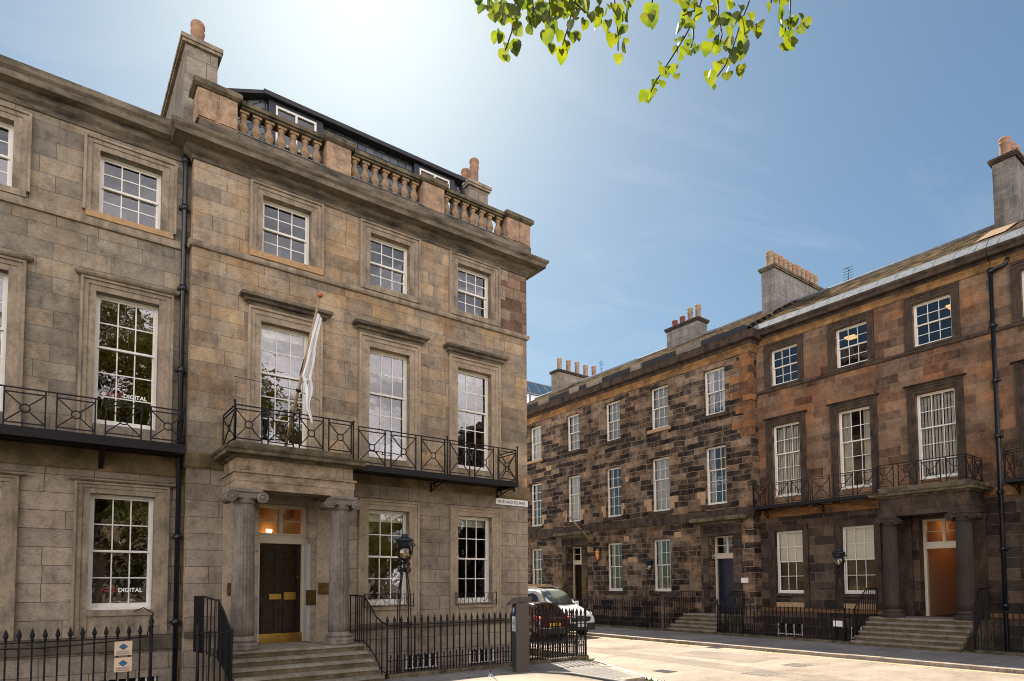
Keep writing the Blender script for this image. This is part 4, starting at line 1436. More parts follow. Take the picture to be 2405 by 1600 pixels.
def dark_house(root_loc, label):
    R = thing('townhouse', label, 'house', root_loc, RZ)
    Wd = 8.65
    cols = [1.36, 4.12, 6.884]
    up, mid, gr = (10.472, 1.588), (5.708, 3.07), (1.6675, 2.595)
    ww = 1.22
    h = ww / 2
    m = MB()
    m.wall(0, Wd, 5.0, 12.65, [(c - h, c + h, q[0], q[0] + q[1]) for c in cols for q in (up, mid)])
    obj('upper_wall', m, 'brown_sandstone', R)
    bs = [(0.75, 1.85, -0.7, 0.42), (3.75, 4.85, -0.7, 0.42)]
    m = MB()
    m.wall(0, Wd, 1.05, 5.0, [(c - h, c + h, gr[0], gr[0] + gr[1]) for c in cols[:2]] + [(6.22, 7.52, 1.05, 4.32, 0.45, 'foot')])
    m.wall(0, Wd, -2.5, 1.05, bs + [(6.22, 7.52, 0.9, 1.05, 0.45, 'top')], 0.2, -0.001)
    obj('ground_wall', m, 'sooty_sandstone', R)
    # carcase with a gap for the hall
    shell(R, Wd, 10, -2.5, 12.65, 'brown_sandstone', left=False, floors=(5.2, 9.9))
    m = MB()
    m.sweep([(0, 0.92), (0.06, 0.92), (0.06, 1.05), (0.02, 1.08), (0, 1.08)], [(0, 0), (5.6, 0)])
    m.sweep([(0, 0.92), (0.06, 0.92), (0.06, 1.05), (0.02, 1.08), (0, 1.08)], [(8.2, 0), (Wd, 0)])
    m.sweep([(0, 4.86), (0.05, 4.86), (0.05, 5.16), (0.02, 5.18), (0, 5.18)], [(0, 0), (Wd, 0)])
    obj('platband', m, 'trim_peeled', R)
    m = MB()
    m.sweep([(0, 10.26), (0.05, 10.26), (0.07, 10.30), (0.07, 10.38), (0, 10.40)], [(0, 0), (Wd, 0)])
    obj('string_course', m, 'trim_dark', R)
    m = MB()
    m.sweep([(0, 12.36), (0.04, 12.36), (0.06, 12.50), (0.14, 12.60), (0.0, 12.60)], [(0, 0), (Wd, 0)])
    obj('bed_moulding', m, 'trim_ochre', R)
    m = MB()
    m.sweep([(0, 12.595), (0.15, 12.60), (0.17, 12.70), (0.36, 12.72), (0.37, 12.84), (0.42, 12.90), (0.43, 12.98), (0, 13.02)], [(0, 0), (Wd, 0)])
    obj('cornice', m, 'trim_dark', R)
    m = MB()
    m.add([(0, -0.40, 12.985), (Wd, -0.40, 12.985), (Wd, -0.08, 13.36), (0, -0.08, 13.36)], [(0, 1, 2, 3)])
    for q in range(14):
        x = Wd * (q + 0.5) / 14
        m.tube([(x, -0.40, 12.985), (x, -0.08, 13.362)], 0.008, 5)
    obj('gutter', m, 'lead', R)
    m = MB()
    m.add([(0, -0.10, 13.34), (Wd, -0.10, 13.34), (Wd, 3.65, 15.45), (0, 3.65, 15.45), (Wd, 7.4, 13.3), (0, 7.4, 13.3)], [(0, 1, 2, 3), (3, 2, 4, 5)])
    rf = obj('roof', m, 'slate_roof', R)
    m = MB()
    m.tube([(0, 3.65, 15.47), (Wd, 3.65, 15.47)], 0.09, 6)
    obj('roof_ridge', m, 'lead', rf)
    for i, c in enumerate(cols):
        window(R, c, up[0], ww, up[1], 2, 2, curtain=None)
        m = MB()
        m.box(c - 0.86, c + 0.86, -0.09, 0.14, 10.385, 10.47)
        obj('sill', m, 'trim_dark', R)
        surround(R, c, up[0], up[0] + up[1], ww, 'trim_dark', 0.25, 0.25)
        window(R, c, mid[0], ww, mid[1], 2, 3, slats=(i != 1), curtain=0.3 if i == 1 else None)
        surround(R, c, mid[0], mid[0] + mid[1], ww, 'trim_dark', 0.26, 0.28, base=5.19, cap=0.06)
        if i < 2:
            window(R, c, gr[0], ww, gr[1], 2, 2, blind=0.49)
            surround(R, c, gr[0], gr[0] + gr[1], ww, 'trim_dark', 0.25, 0.24, base=1.09)
            m = MB()
            m.box(c - 0.60, c + 0.60, -0.05, 0.14, gr[0] - 0.12, gr[0] - 0.002)
            obj('sill', m, 'trim_dark', R)
            m = MB()
            m.box(c - 0.60, c + 0.60, -0.02, 0.02, 1.09, 1.30)
            obj('apron_stone', m, 'stone_patch', R)
    for xa_, xb_ in ((3.62, 4.0), (7.15, 7.45)):
        m = MB()
        m.box(xa_, xb_, 0.55, 0.9, 11.80, 11.86)
        obj('ceiling_light', m, 'strip_light', R)
    for a, b, c0, d0 in bs:
        f = MB()
        f.box(a, b, 0.10, 0.14, c0, d0)
        obj('basement_glass', f, 'black_gloss', R)
        f = MB()
        for q in range(4):
            x = a + 0.03 + (b - a - 0.06) * q / 3
            f.box(x - 0.022, x + 0.022, 0.03, 0.07, c0, d0)
        f.box(a, b, 0.02, 0.03, d0 - 0.45, d0 - 0.40)
        obj('window_bars', f, 'white_paint', R)
    # porch
    z0, zs = 0.90, 4.36
    yc = -1.20
    ch = zs - z0
    cm = column_mesh(ch, 0.25, 0.215)
    ionic_cap(cm, ch, 0.215)
    cme = cm.mesh('column')
    for x in (5.78, 7.98):
        obj('column', cme, 'column_dark', R, (x, yc, z0))
    m = MB()
    x0, x1, yf = 5.52, 8.24, -1.46
    for (a, b, c, d) in ((x0, x1, yf, yf + 0.5), (x0, x0 + 0.5, yf + 0.5, -0.002), (x1 - 0.5, x1, yf + 0.5, -0.002)):
        m.box(a, b, c, d, zs, zs + 0.18)
        m.box(a - 0.012 if a == x0 else a, b + 0.012 if b == x1 else b, c - 0.012 if c == yf else c, d, zs + 0.181, zs + 0.34)
    m.box(x0 + 0.02, x1 - 0.02, yf + 0.02, -0.003, zs + 0.341, zs + 0.64)
    obj('entablature', m, 'trim_dark', R)
    m = MB()
    path = [(x0, -0.004), (x0, yf), (x1, yf), (x1, -0.004)]
    m.sweep([(-0.05, zs + 0.635), (0.02, zs + 0.64), (0.05, zs + 0.68), (0.20, zs + 0.70), (0.21, zs + 0.76), (0.26, zs + 0.80), (0.10, zs + 0.83), (-0.1, zs + 0.835)], path)
    m.box(x0 + 0.05, x1 - 0.05, yf + 0.05, -0.004, zs + 0.64, zs + 0.829)
    m.box(x0 + 0.02, x1 - 0.02, yf, -0.005, zs + 0.84, 5.36)
    obj('porch_cornice', m, 'mossy_stone', R)
    for x in (5.78, 7.98):
        m = MB()
        m.box(x - 0.23, x + 0.23, -0.06, 0.0, z0, zs - 0.18)
        m.box(x - 0.27, x + 0.27, -0.10, 0.0, zs - 0.18, zs)
        obj('pilaster', m, 'trim_dark', R)
    m = MB()
    m.box(5.1, 8.3, -1.44, 0.45, z0 - 0.14, z0 - 0.003)
    m.box(5.11, 8.29, -1.43, -0.003, -0.1, z0 - 0.145)
    obj('landing', m, 'step_stone', R)
    flight(R, 5.12, 8.28, -1.45, z0, 6)
    f = stone_door(R, 6.22, 7.52, z0, 4.32, 3.28, 0.36, None, open_=True)
    # orange hall seen through the open door
    m = MB()
    xa, xb, ya, yb, za, zb = 6.23, 7.51, 0.50, 4.1, z0 + 0.0, 4.5
    m.quad((xa, yb, za), (xb, yb, za), (xb, yb, zb), (xa, yb, zb))
    m.quad((xa, ya, za), (xa, yb, za), (xa, yb, zb), (xa, ya, zb))
    m.quad((xb, yb, za), (xb, ya, za), (xb, ya, zb), (xb, yb, zb))
    m.quad((xa, ya, zb), (xa, yb, zb), (xb, yb, zb), (xb, ya, zb))
    hl = obj('hall', m, 'orange_wall', R)
    m = MB()
    m.quad((xa, ya - 0.05, za + 0.002), (xb, ya - 0.05, za + 0.002), (xb, yb, za + 0.002), (xa, yb, za + 0.002))
    obj('hall_floor', m, 'dark_plastic', hl)
    m = MB()
    m.ball((6.87, 2.2, 4.2), 0.16, 12)
    obj('hall_lamp', m, 'lit_bulb', hl)
    m = MB()
    m.box(7.46, 7.50, 1.3, 2.0, 1.9, 3.1)
    obj('hall_picture', m, 'interior_dark', hl)
    # balcony
    m = MB()
    m.box(0.32, 5.30, -0.92, -0.055, 5.24, 5.30)
    m.box(0.32, 5.30, -0.93, -0.88, 5.17, 5.24)
    m.box(0.32, 0.37, -0.88, -0.055, 5.17, 5.24)
    obj('balcony_floor', m, 'black_iron', R)
    for x in (0.5, 2.9): bracket(R, x, -0.86, -0.055, 5.2, 0.34)
    m = MB()
    lattice_rail(m, (0.38, -0.90), (2.75, -0.90), 5.30, 0.88, 3)
    lattice_rail(m, (2.90, -0.90), (5.28, -0.90), 5.30, 0.88, 3)
    m.bar((2.75, -0.90, 6.18), (2.90, -0.90, 6.18), 0.024)
    lattice_rail(m, (0.38, -0.06), (0.38, -0.90), 5.30, 0.88, 1)
    lattice_rail(m, (5.50, -1.44), (8.18, -1.44), 5.36, 0.80, 4)
    lattice_rail(m, (8.18, -1.44), (8.18, -0.06), 5.36, 0.80, 2)
    m.bar((5.28, -0.90, 6.18), (5.50, -1.44, 6.16), 0.024)
    for x, y in ((0.36, -0.92), (2.82, -0.90), (5.32, -0.90)): rail_post(m, x, y, 5.30, 6.22)
    obj('balcony_railing', m, 'black_iron', R)
    drainpipe(R, Wd + 0.02, -0.10, -1.4, 12.35, 0.06, [(Wd + 0.02, -0.1, 12.3), (Wd + 0.45, -0.12, 12.35), (Wd + 0.5, -0.12, 12.55)])
    return R


D = dark_house((24.85, 15.6, GZ), 'soot-browned house with columned porch and open door to an orange hall')
E_ = copy_tree(D)
E_.location = (24.85, 15.6 - 8.67, GZ)
E_['label'] = 'soot-browned house at the right edge beyond the right-hand black drainpipe'
E2 = copy_tree(D)
E2.location = (24.85, 15.6 - 17.34, GZ)
E2['label'] = 'soot-browned house of the dark terrace seen only mirrored in window panes'
for ch in kids(E_):
    if ch.name.startswith('drainpipe'):
        bpy.data.objects.remove(ch)

# chimney on the party walls of the dark house, built as its parts
chimney(D, -0.87, -0.20, 2.15, 6.6, 13.9, 16.78, 'render_grey', 11, ['buff_pot', 'buff_pot', 'clay_pot'], 'mossy_stone', 'y', 0.17, 0.78)
chimney(D, 8.23, 8.90, 2.15, 6.4, 13.9, 17.03, 'render_grey', 8, 'clay_pot', 'trim_dark', 'y', 0.17, 0.80)
m = MB()
m.add([(-0.22, 1.9, 14.46), (-0.10, 1.0, 13.96), (0.25, 1.0, 13.99), (0.12, 3.5, 15.42), (-0.2, 3.5, 15.42)], [(0, 1, 2, 3, 4)])
m.tube([(-0.15, 1.2, 14.1), (-0.15, 3.4, 15.4)], 0.06, 6)
obj('flashing', m, 'lead', D)
m = MB()
m.add([(8.1, 0.5, 13.72), (8.95, 0.5, 13.72), (8.95, 2.14, 14.66), (8.1, 2.14, 14.66)], [(0, 1, 2, 3)])
obj('roof_slab', m, 'roof_slab', D)
m = MB()
m.add([(-0.95, 0.5, 13.72), (-0.15, 0.5, 13.72), (-0.15, 2.14, 14.66), (-0.95, 2.14, 14.66)], [(0, 1, 2, 3)])
obj('roof_slab', m, 'roof_slab', D)


def rubble_house(root_loc, label, Wd, cols, doorx, number, roofdep=3.9, right_end=False, covers=(), door='blue_door'):
    R = thing('townhouse', label, 'house', root_loc, RZ)
    up, mid, gr = (9.77, 2.12), (5.65, 2.67), (1.72, 2.55)
    ww = 1.14
    h = ww / 2
    gcols = [c for c in cols if abs(c - doorx) > 0.8]
    m = MB()
    holes = [(c - h, c + h, q[0], q[0] + q[1]) for c in cols for q in (up, mid)] + [(c - h, c + h, gr[0], gr[0] + gr[1]) for c in gcols] + [(doorx - 0.65, doorx + 0.65, 0.75, 4.24, 0.6)]
    m.wall(0, Wd, -2.5, 12.2, holes, 0.17)
    obj('front_wall', m, 'rubble_stone', R)
    shell(R, Wd, 10, -2.5, 12.2, 'rubble_stone')
    m = MB()
    m.sweep([(0, 4.97), (0.05, 4.97), (0.07, 5.02), (0.07, 5.34), (0.02, 5.40), (0, 5.40)], [(0, 0), (Wd, 0)] + ([(Wd, 0.5)] if right_end else []))
    obj('platband', m, 'trim_dark', R)
    m = MB()
    m.sweep([(0, 12.12), (0.04, 12.12), (0.08, 12.30), (0.18, 12.42), (0, 12.42)], [(0, 0), (Wd, 0)] + ([(Wd, 0.6)] if right_end else []))
    obj('bed_moulding', m, 'trim_ochre', R)
    m = MB()
    m.sweep([(0, 12.415), (0.19, 12.42), (0.22, 12.56), (0.40, 12.60), (0.42, 12.84), (0.46, 12.92), (0, 12.98)], [(0, 0), (Wd, 0)] + ([(Wd, 0.6)] if right_end else []))
    obj('cornice', m, 'trim_dark', R)
    x = 0.0
    i = 0
    while x < Wd - 0.05:
        L = min(random.uniform(0.7, 1.5), Wd - x)
        if i % 3 == 0:
            m = MB()
            m.box(x, x + L, -0.36, -0.10, 12.96, 13.28)
            obj('parapet_block', m, 'chimney_stone', R)
        x += L
        i += 1
    m = MB()
    m.box(0, Wd, -0.30, -0.12, 12.95, 13.24)
    obj('parapet_wall', m, 'roof_felt', R)
    m = MB()
    m.add([(0, -0.10, 13.26), (Wd, -0.10, 13.26), (Wd, roofdep, 15.45), (0, roofdep, 15.45), (Wd, 8, 13.2), (0, 8, 13.2)], [(0, 1, 2, 3), (3, 2, 4, 5), (1, 4, 2), (0, 3, 5)])
    rf = obj('roof', m, 'slate_roof', R)
    m = MB()
    m.tube([(0, roofdep, 15.47), (Wd, roofdep, 15.47)], 0.09, 6)
    m.box(0, Wd, -0.14, -0.02, 13.24, 13.31)
    obj('roof_flashing', m, 'lead', rf)
    for i, c in enumerate(cols):
        fl = covers[i] if i < len(covers) else (None, None, None)
        for (q, u, l), cv in zip(((up, 2, 2), (mid, 2, 3), (gr, 2, 2)), fl):
            if q is gr and c not in gcols: continue
            window(R, c, q[0], ww, q[1], u, l, 0.16, blind=cv if (cv and cv > 0.9) else None, curtain=cv if (cv and cv < 0.9) else None)
            m = MB()
            m.box(c - 0.72, c + 0.72, -0.09, 0.15, q[0] - 0.16, q[0] - 0.002)
            obj('sill', m, 'stone_patch' if (q is up and i % 3 == 1) else 'trim_dark', R)
    # replaced pale blocks beside the first-floor windows
    for c in cols:
        for sg in (-1, 1):
            if random.random() < 0.85:
                m = MB()
                w2 = random.uniform(0.22, 0.5)
                z = 5.72
                m.box(c + sg * (h + 0.005), c + sg * (h + w2 * 0.6), -0.008, 0.02, z, z + 0.30)
                m.box(c + sg * (h + 0.005), c + sg * (h + w2), -0.008, 0.02, z + 0.30, z + 0.60)
                obj('repair_block', m, 'stone_patch', R)
    for q in range(9):
        x, z = random.uniform(0.4, Wd - 1.2), random.choice([4.3, 8.6, 8.95, 9.2, 7.4, 3.2])
        if all(abs(x + 0.2 - c) > 0.85 for c in cols + [doorx]):
            m = MB()
            m.box(x, x + random.uniform(0.25, 0.55), -0.007 - q * 0.0012, 0.02, z, z + 0.27)
            obj('repair_block', m, 'stone_patch', R)
    # doorway: casing, slab hood, recessed door
    m = MB()
    for sg in (-1, 1):
        m.box(doorx + sg * 0.65, doorx + sg * 1.05, -0.06, 0.02, 0.75, 4.25)
    m.box(doorx - 1.05, doorx + 1.05, -0.062, 0.02, 4.25, 4.74)
    obj('door_casing', m, 'sooty_sandstone', R)
    m = MB()
    m.sweep([(0, 4.74), (0.05, 4.75), (0.10, 4.84), (0.38, 4.88), (0.40, 5.0), (0.30, 5.06), (0, 5.08)], [(doorx - 1.0, 0.01), (doorx - 1.0, -0.05), (doorx + 1.0, -0.05), (doorx + 1.0, 0.01)])
    m.box(doorx - 1.0, doorx + 1.0, -0.05, 0.0, 4.741, 5.07)
    obj('door_hood', m, 'mossy_stone', R)
    stone_door(R, doorx - 0.65, doorx + 0.65, 0.75, 4.24, 3.22, 0.46, door, leafs=1)
    m = MB()
    m.box(doorx - 1.0, doorx + 1.0, -1.0, 0.55, 0.61, 0.748)
    m.box(doorx - 0.99, doorx + 0.99, -0.99, -0.003, -0.1, 0.605)
    obj('landing', m, 'step_stone', R)
    flight(R, doorx - 1.35, doorx + 1.1, -1.0, 0.75, 5)
    if right_end:
        # orange weathered quoins at the corner
        m = MB()
        z = 8.5
        k = 0
        while z < 12.1:
            hh = 0.34
            L = (0.55, 0.95, 0.35, 0.75, 0.5, 1.0)[k % 6]
            m.box(Wd - L, Wd + 0.006, -0.008, 0.30, z, z + hh - 0.012)
            z += hh
            k += 1
        obj('quoin', m, 'quoin_stone', R)
        m = MB()
        m.box(Wd - 0.34, Wd + 0.05, -0.06, 0.3, 10.02, 10.26)
        obj('string_stub', m, 'stone_orange', R)
    if number:
        text('house_number', number, 0.30, 'letter_white', R, (doorx - 0.53, 0.20, 3.30), (PI / 2, 0, PI / 2))
    return R


F1 = rubble_house((24.35, 25.35, GZ), 'blackened rubble house numbered 15 with dark blue door', 9.85, [1.6, 4.8, 8.0], 8.2, '15', right_end=True,
                  covers=[(0.46, 0.2, 0.28), (0.46, 0.95, 0.3), (0.3, 0.27, None)])
F2 = rubble_house((24.35, 35.2, GZ), 'blackened rubble house with crest shield and slanting flagpole by its door', 9.85, [1.6, 4.85, 8.3], 8.34, None,
                  covers=[(0.3, 0.3, 0.3), (0.95, 0.3, 0.3), (0.46, 0.95, None)], door='black_gloss')
chimney(F1, 2.5, 4.6, 3.5, 4.3, 14.6, 16.2, 'render_grey', 4, ['red_pot', 'red_pot', 'buff_pot', 'buff_pot'], 'trim_dark', 'x', 0.15, 0.85, [0.6, 0.65, 1.0, 1.0])
chimney(F2, 3.3, 4.05, 2.65, 6.6, 14.3, 16.1, 'chimney_stone', 5, ['buff_pot', 'clay_pot', 'buff_pot'], 'trim_dark', 'y', 0.16, 0.95)


def aerial(root, x, y, z0, h):
    m = MB()
    m.tube([(x, y, z0), (x, y, z0 + h)], 0.02, 5)
    for q in range(5):
        zz = z0 + h * (0.55 + 0.1 * q)
        m.bar((x - 0.22, y, zz), (x + 0.22, y, zz), 0.012)
    m.bar((x, y - .3, z0 + h * 0.9), (x, y + .3, z0 + h * 0.9), 0.012)
    return obj('aerial', m, 'black_iron', root)


aerial(F2, 4.2, 6.4, 15.2, 2.4)
aerial(D, 2.3, 3.9, 15.0, 1.3)


# glass-roofed modern block beyond the terrace
def glass_block():
    R = thing('office_block', 'modern office block with blue glazed rooftop behind the dark terrace', 'office block', (36.5, 50.0, GZ))
    m = MB()
    m.box(0, 9, 0, 9, 0, 20.2)
    obj('body', m, 'render_grey', R)
    m = MB()
    m.add([(0, 0, 21.6), (9, 0, 21.6), (9, 9, 21.6), (0, 9, 21.6), (0.9, 1.2, 23.2), (8, 1.2, 23.2), (8, 8, 23.2), (0.9, 8, 23.2)], [(0, 1, 5, 4), (1, 2, 6, 5), (2, 3, 7, 6), (3, 0, 4, 7), (4, 5, 6, 7)])
    m.box(0.05, 8.95, 0.05, 8.95, 20.2, 21.5)
    obj('glazing', m, 'roof_glass', R)
    m = MB()
    m.box(-0.05, 9.05, -0.05, 9.05, 21.48, 21.62)
    m.box(-0.05, 9.05, -0.05, 9.05, 20.12, 20.22)
    for q in range(7):
        x = 9 * q / 6
        m.box(x - 0.04, x + 0.04, -0.04, 0.04, 20.2, 21.5)
        m.box(-0.04, 0.04, x - 0.04, x + 0.04, 20.2, 21.5)
        m.bar((x, 0, 21.6), (0.9 + 7.1 * q / 6, 1.2, 23.22), 0.07)
        m.bar((0, x, 21.6), (0.9, 1.2 + 6.8 * q / 6, 23.22), 0.07)
    m.bar((0.9, 1.2, 23.22), (8, 1.2, 23.22), 0.09)
    m.bar((0.9, 1.2, 23.22), (0.9, 8, 23.22), 0.09)
    obj('glazing_frame', m, 'lead', R)


glass_block()


# ------------------------------------------------------------------ railings, lamps and signs
def area_railing(name, label, p0, p1, z, step, tall=1.28, spears=True, low=True, group=None, post0=False, post1=False, plinth=True, bar_w=0.026, kw=0.12):
    a, b = Vector((*p0, 0)), Vector((*p1, 0))
    L = (b - a).length
    d = (b - a) / L
    nrm = Vector((-d.y, d.x, 0))
    R = thing(name, label, 'railing', (a.x, a.y, z), 0, group)
    P = lambda t, h: (d.x * t, d.y * t, h)
    pz = 0.09 if plinth else 0.0
    if plinth:
        m = MB()
        q = [(-nrm.x * kw), ]
        m.prism([(-nrm.x * -kw, -nrm.y * -kw), (nrm.x * -kw, nrm.y * -kw), (d.x * L + nrm.x * -kw, d.y * L + nrm.y * -kw), (d.x * L + nrm.x * kw, d.y * L + nrm.y * kw)] if True else [], -0.12, pz)
        obj('plinth', m, 'mossy_stone', R)
    m = MB()
    n = max(2, int(round(L / step)))
    hb = tall - 0.21 if spears else tall
    for i in range(n + 1):
        t = L * i / n
        m.bar(P(t, pz), P(t, hb + 0.02), bar_w)
        if spears:
            c = P(t, hb)
            m.lathe(c, [(0.016, 0.0), (0.026, 0.03), (0.018, 0.05), (0.034, 0.085), (0.036, 0.11), (0.022, 0.165), (0.003, 0.22)], 6, False)
        if low and i < n:
            tt = L * (i + 0.5) / n
            m.bar(P(tt, pz), P(tt, 0.44), 0.018)
            m.lathe(P(tt, 0.42), [(0.012, 0.0), (0.024, 0.04), (0.016, 0.08), (0.002, 0.12)], 5, False)
    obj('bars', m, 'black_iron', R)
    m = MB()
    m.bar(P(0, hb - 0.01), P(L, hb - 0.01), 0.022)
    if low: m.bar(P(0, 0.38), P(L, 0.38), 0.02)
    m.bar(P(0, pz + 0.06), P(L, pz + 0.06), 0.014)
    obj('rails', m, 'black_iron', R)
    for f, t in ((post0, 0.0), (post1, L)):
        if f:
            m = MB()
            m.tube([P(t, 0.0), P(t, tall - 0.05)], 0.03, 8)
            m.lathe(P(t, tall - 0.06), [(0.03, 0), (0.05, 0.03), (0.03, 0.06), (0.05, 0.11), (0.03, 0.18), (0.004, 0.24)], 8)
            obj('post', m, 'black_iron', R)
    return R


G1 = 'area railings of the square'
area_railing('iron_railing', 'spear-headed black railing carrying two small peach signs', (-4.6, 13.25), (1.62, 13.25), GZ, 0.175, 1.40, post1=True, low=False)
area_railing('iron_railing', 'spear-headed black railing behind the parking machine and street lamp', (6.30, 13.25), (12.40, 13.25), GZ, 0.172, 1.40, post1=True)
area_railing('iron_railing', 'black railing running back beside the parked car at the house corner', (12.40, 13.28), (12.40, 20.5), GZ, 0.16, 1.40)


def stair_railing(name, label, pts, step=0.125, h=0.98):
    """bars under a handrail that follows points (x, y, foot z, top z)"""
    x0, y0, zf, zt = pts[0]
    R = thing(name, label, 'railing', (x0, y0, GZ))
    m, r = MB(), MB()
    tops = [Vector((p[0] - x0, p[1] - y0, p[3] - GZ)) for p in pts]
    lows = [Vector((p[0] - x0, p[1] - y0, p[2] - GZ)) for p in pts]
    for i in range(len(pts) - 1):
        L = (Vector((tops[i + 1].x, tops[i + 1].y, 0)) - Vector((tops[i].x, tops[i].y, 0))).length
        n = max(1, int(round(L / step)))
        for k in range(n):
            t = k / n
            m.bar(lows[i].lerp(lows[i + 1], t), tops[i].lerp(tops[i + 1], t), 0.02)
        r.bar(lows[i] + Vector((0, 0, 0.06)), lows[i + 1] + Vector((0, 0, 0.06)), 0.018)
    m.bar(lows[-1], tops[-1], 0.03)
    r.tube(tops, 0.02, 6)
    obj('bars', m, 'black_iron', R)
    obj('handrail', r, 'black_iron', R)
    return R


stair_railing('stair_railing', 'black stair railing sweeping down right of the tan house porch', [(5.70, 14.55, -1.35, -0.24), (5.98, 14.3, -1.35, -0.24), (6.0, 13.86, -1.35, -0.26), (6.05, 13.62, -1.5, -0.48), (6.12, 13.45, -1.7, -0.72), (6.2, 13.32, -2.0, -0.84), (6.30, 13.25, -2.05, -0.89)])
stair_railing('stair_railing', 'black stair railing left of the tan house porch, topped by a curl', [(2.55, 14.5, -1.35, -0.22), (2.62, 13.95, -1.35, -0.21), (2.88, 13.85, -1.5, -0.30), (2.93, 13.55, -1.65, -0.55), (2.97, 13.28, -1.85, -0.84), (2.97, 13.1, -2.05, -0.86)], 0.065)
area_railing('iron_railing', 'curved-end dark railing at the foot of the porch steps, left side', (2.40, 13.25), (2.96, 13.08), GZ, 0.10, 1.22, spears=False, low=False, plinth=False, post0=True)
# right side of the street
area_railing('iron_railing', 'plain dark railing below the two half-blinded windows', (22.30, 14.76), (22.30, 10.5), GZ, 0.155, 1.20, spears=False, post0=True)
area_railing('iron_railing', 'dark railing at the right edge past the wide porch steps', (22.30, 7.02), (22.30, 2.0), GZ, 0.155, 1.25, spears=False, post0=True)
area_railing('iron_railing', 'dark railing running from house 15 steps towards the white van', (22.30, 25.4), (22.30, 18.95), GZ, 0.155, 1.36)
area_railing('iron_railing', 'dark gated railing between the blue door and the dark porch house', (22.30, 15.95), (22.30, 14.82), GZ, 0.12, 1.30, post0=True)
area_railing('iron_railing', 'far dark railing behind the white van', (22.30, 33.0), (22.30, 28.5), GZ, 0.155, 1.36)
stair_railing('stair_railing', 'dark stair railing rising left of the wide porch steps', [(24.2, 10.55, -1.2, -0.2), (23.4, 10.55, -1.2, -0.2), (22.85, 10.55, -1.55, -0.55), (22.4, 10.52, -1.95, -0.88)])
stair_railing('stair_railing', 'dark stair railing right of the wide porch steps', [(24.2, 7.2, -1.2, -0.2), (23.4, 7.2, -1.2, -0.2), (22.85, 7.15, -1.55, -0.6), (22.35, 7.05, -1.95, -0.86)])
stair_railing('stair_railing', 'dark stair railing right of the steps to house 15', [(24.2, 15.95, -1.35, -0.35), (23.3, 15.95, -1.35, -0.35), (22.4, 15.95, -2.0, -0.9)])
stair_railing('stair_railing', 'dark stair railing left of the steps to house 15', [(24.2, 18.55, -1.35, -0.35), (23.3, 18.55, -1.35, -0.35), (22.4, 18.8, -2.0, -0.9)])


def street_lamp(loc, label):
    R = thing('street_lamp', label, 'lamp', loc, 0, 'globe lamps rising from the railings')
    m = MB()
    # four-legged tapering iron standard
    for sx in (-1, 1):
        for sy in (-1, 1):
            m.tube([(sx * 0.15, sy * 0.06, 0.0), (sx * 0.15, sy * 0.06, 1.22), (sx * 0.125, sy * 0.05, 1.9), (sx * 0.05, sy * 0.03, 2.42), (sx * 0.03, 0, 2.5)], 0.014, 5)
    for sx in (-1, 1):
        m.ring((sx * 0.075, -0.06, 1.19), 0.06, 0.012, 'y', 14, 5)
        for zz, R0 in ((2.44, 0.075), (2.58, 0.065)):
            pts = [(sx * (0.03 + R0 + R0 * (1 - k / 26) * -math.cos(k * 0.55)), 0, zz + R0 * (1 - k / 26) * math.sin(k * 0.55)) for k in range(22)]
            m.tube(pts, 0.013, 5)
    m.tube([(0, 0, 2.40), (0, 0, 2.66)], 0.03, 6)
    m.tube([(0, 0, 2.62), (0.13, 0, 2.68), (0.20, 0, 2.82), (0.215, 0, 3.05)], 0.013, 5)
    pts = [(0.235 + 0.05 * (1 - k / 24) * math.cos(k * .5), 0, 3.02 + 0.05 * (1 - k / 24) * math.sin(k * .5)) for k in range(20)]
    m.tube(pts, 0.01, 5)
    obj('lamp_post', m, 'black_iron', R)
    g = MB()
    g.lathe((0, 0, 2.66), [(0.055, 0), (0.12, 0.04), (0.165, 0.11), (0.175, 0.18), (0.16, 0.26), (0.14, 0.30)], 20)
    obj('globe', g, 'globe_glass', R)
    h = MB()
    h.lathe((0, 0, 2.955), [(0.13, 0), (0.155, 0.02), (0.165, 0.05), (0.20, 0.10), (0.205, 0.16), (0.225, 0.17), (0.225, 0.185), (0.13, 0.235), (0.075, 0.25), (0.075, 0.29), (0.05, 0.33), (0.0, 0.335)], 20)
    obj('lamp_hood', h, 'pipe_paint', R)
    b = MB()
    b.tube([(0, 0, 2.70), (0, 0, 2.86)], 0.03, 8)
    obj('lamp_burner', b, 'sign_white', R)
    return R


L1 = street_lamp((6.73, 13.27, GZ), 'black iron globe lamp standing in front of the tan house')
for loc, lab in (((22.30, 10.95, GZ), 'globe lamp between the two half-blinded windows of the dark house'), ((22.30, 19.56, GZ), 'globe lamp in front of house 15, nearer the van')):
    c = copy_tree(L1)
    c.location = loc
    c.rotation_euler = (0, 0, RZ)
    c['label'] = lab


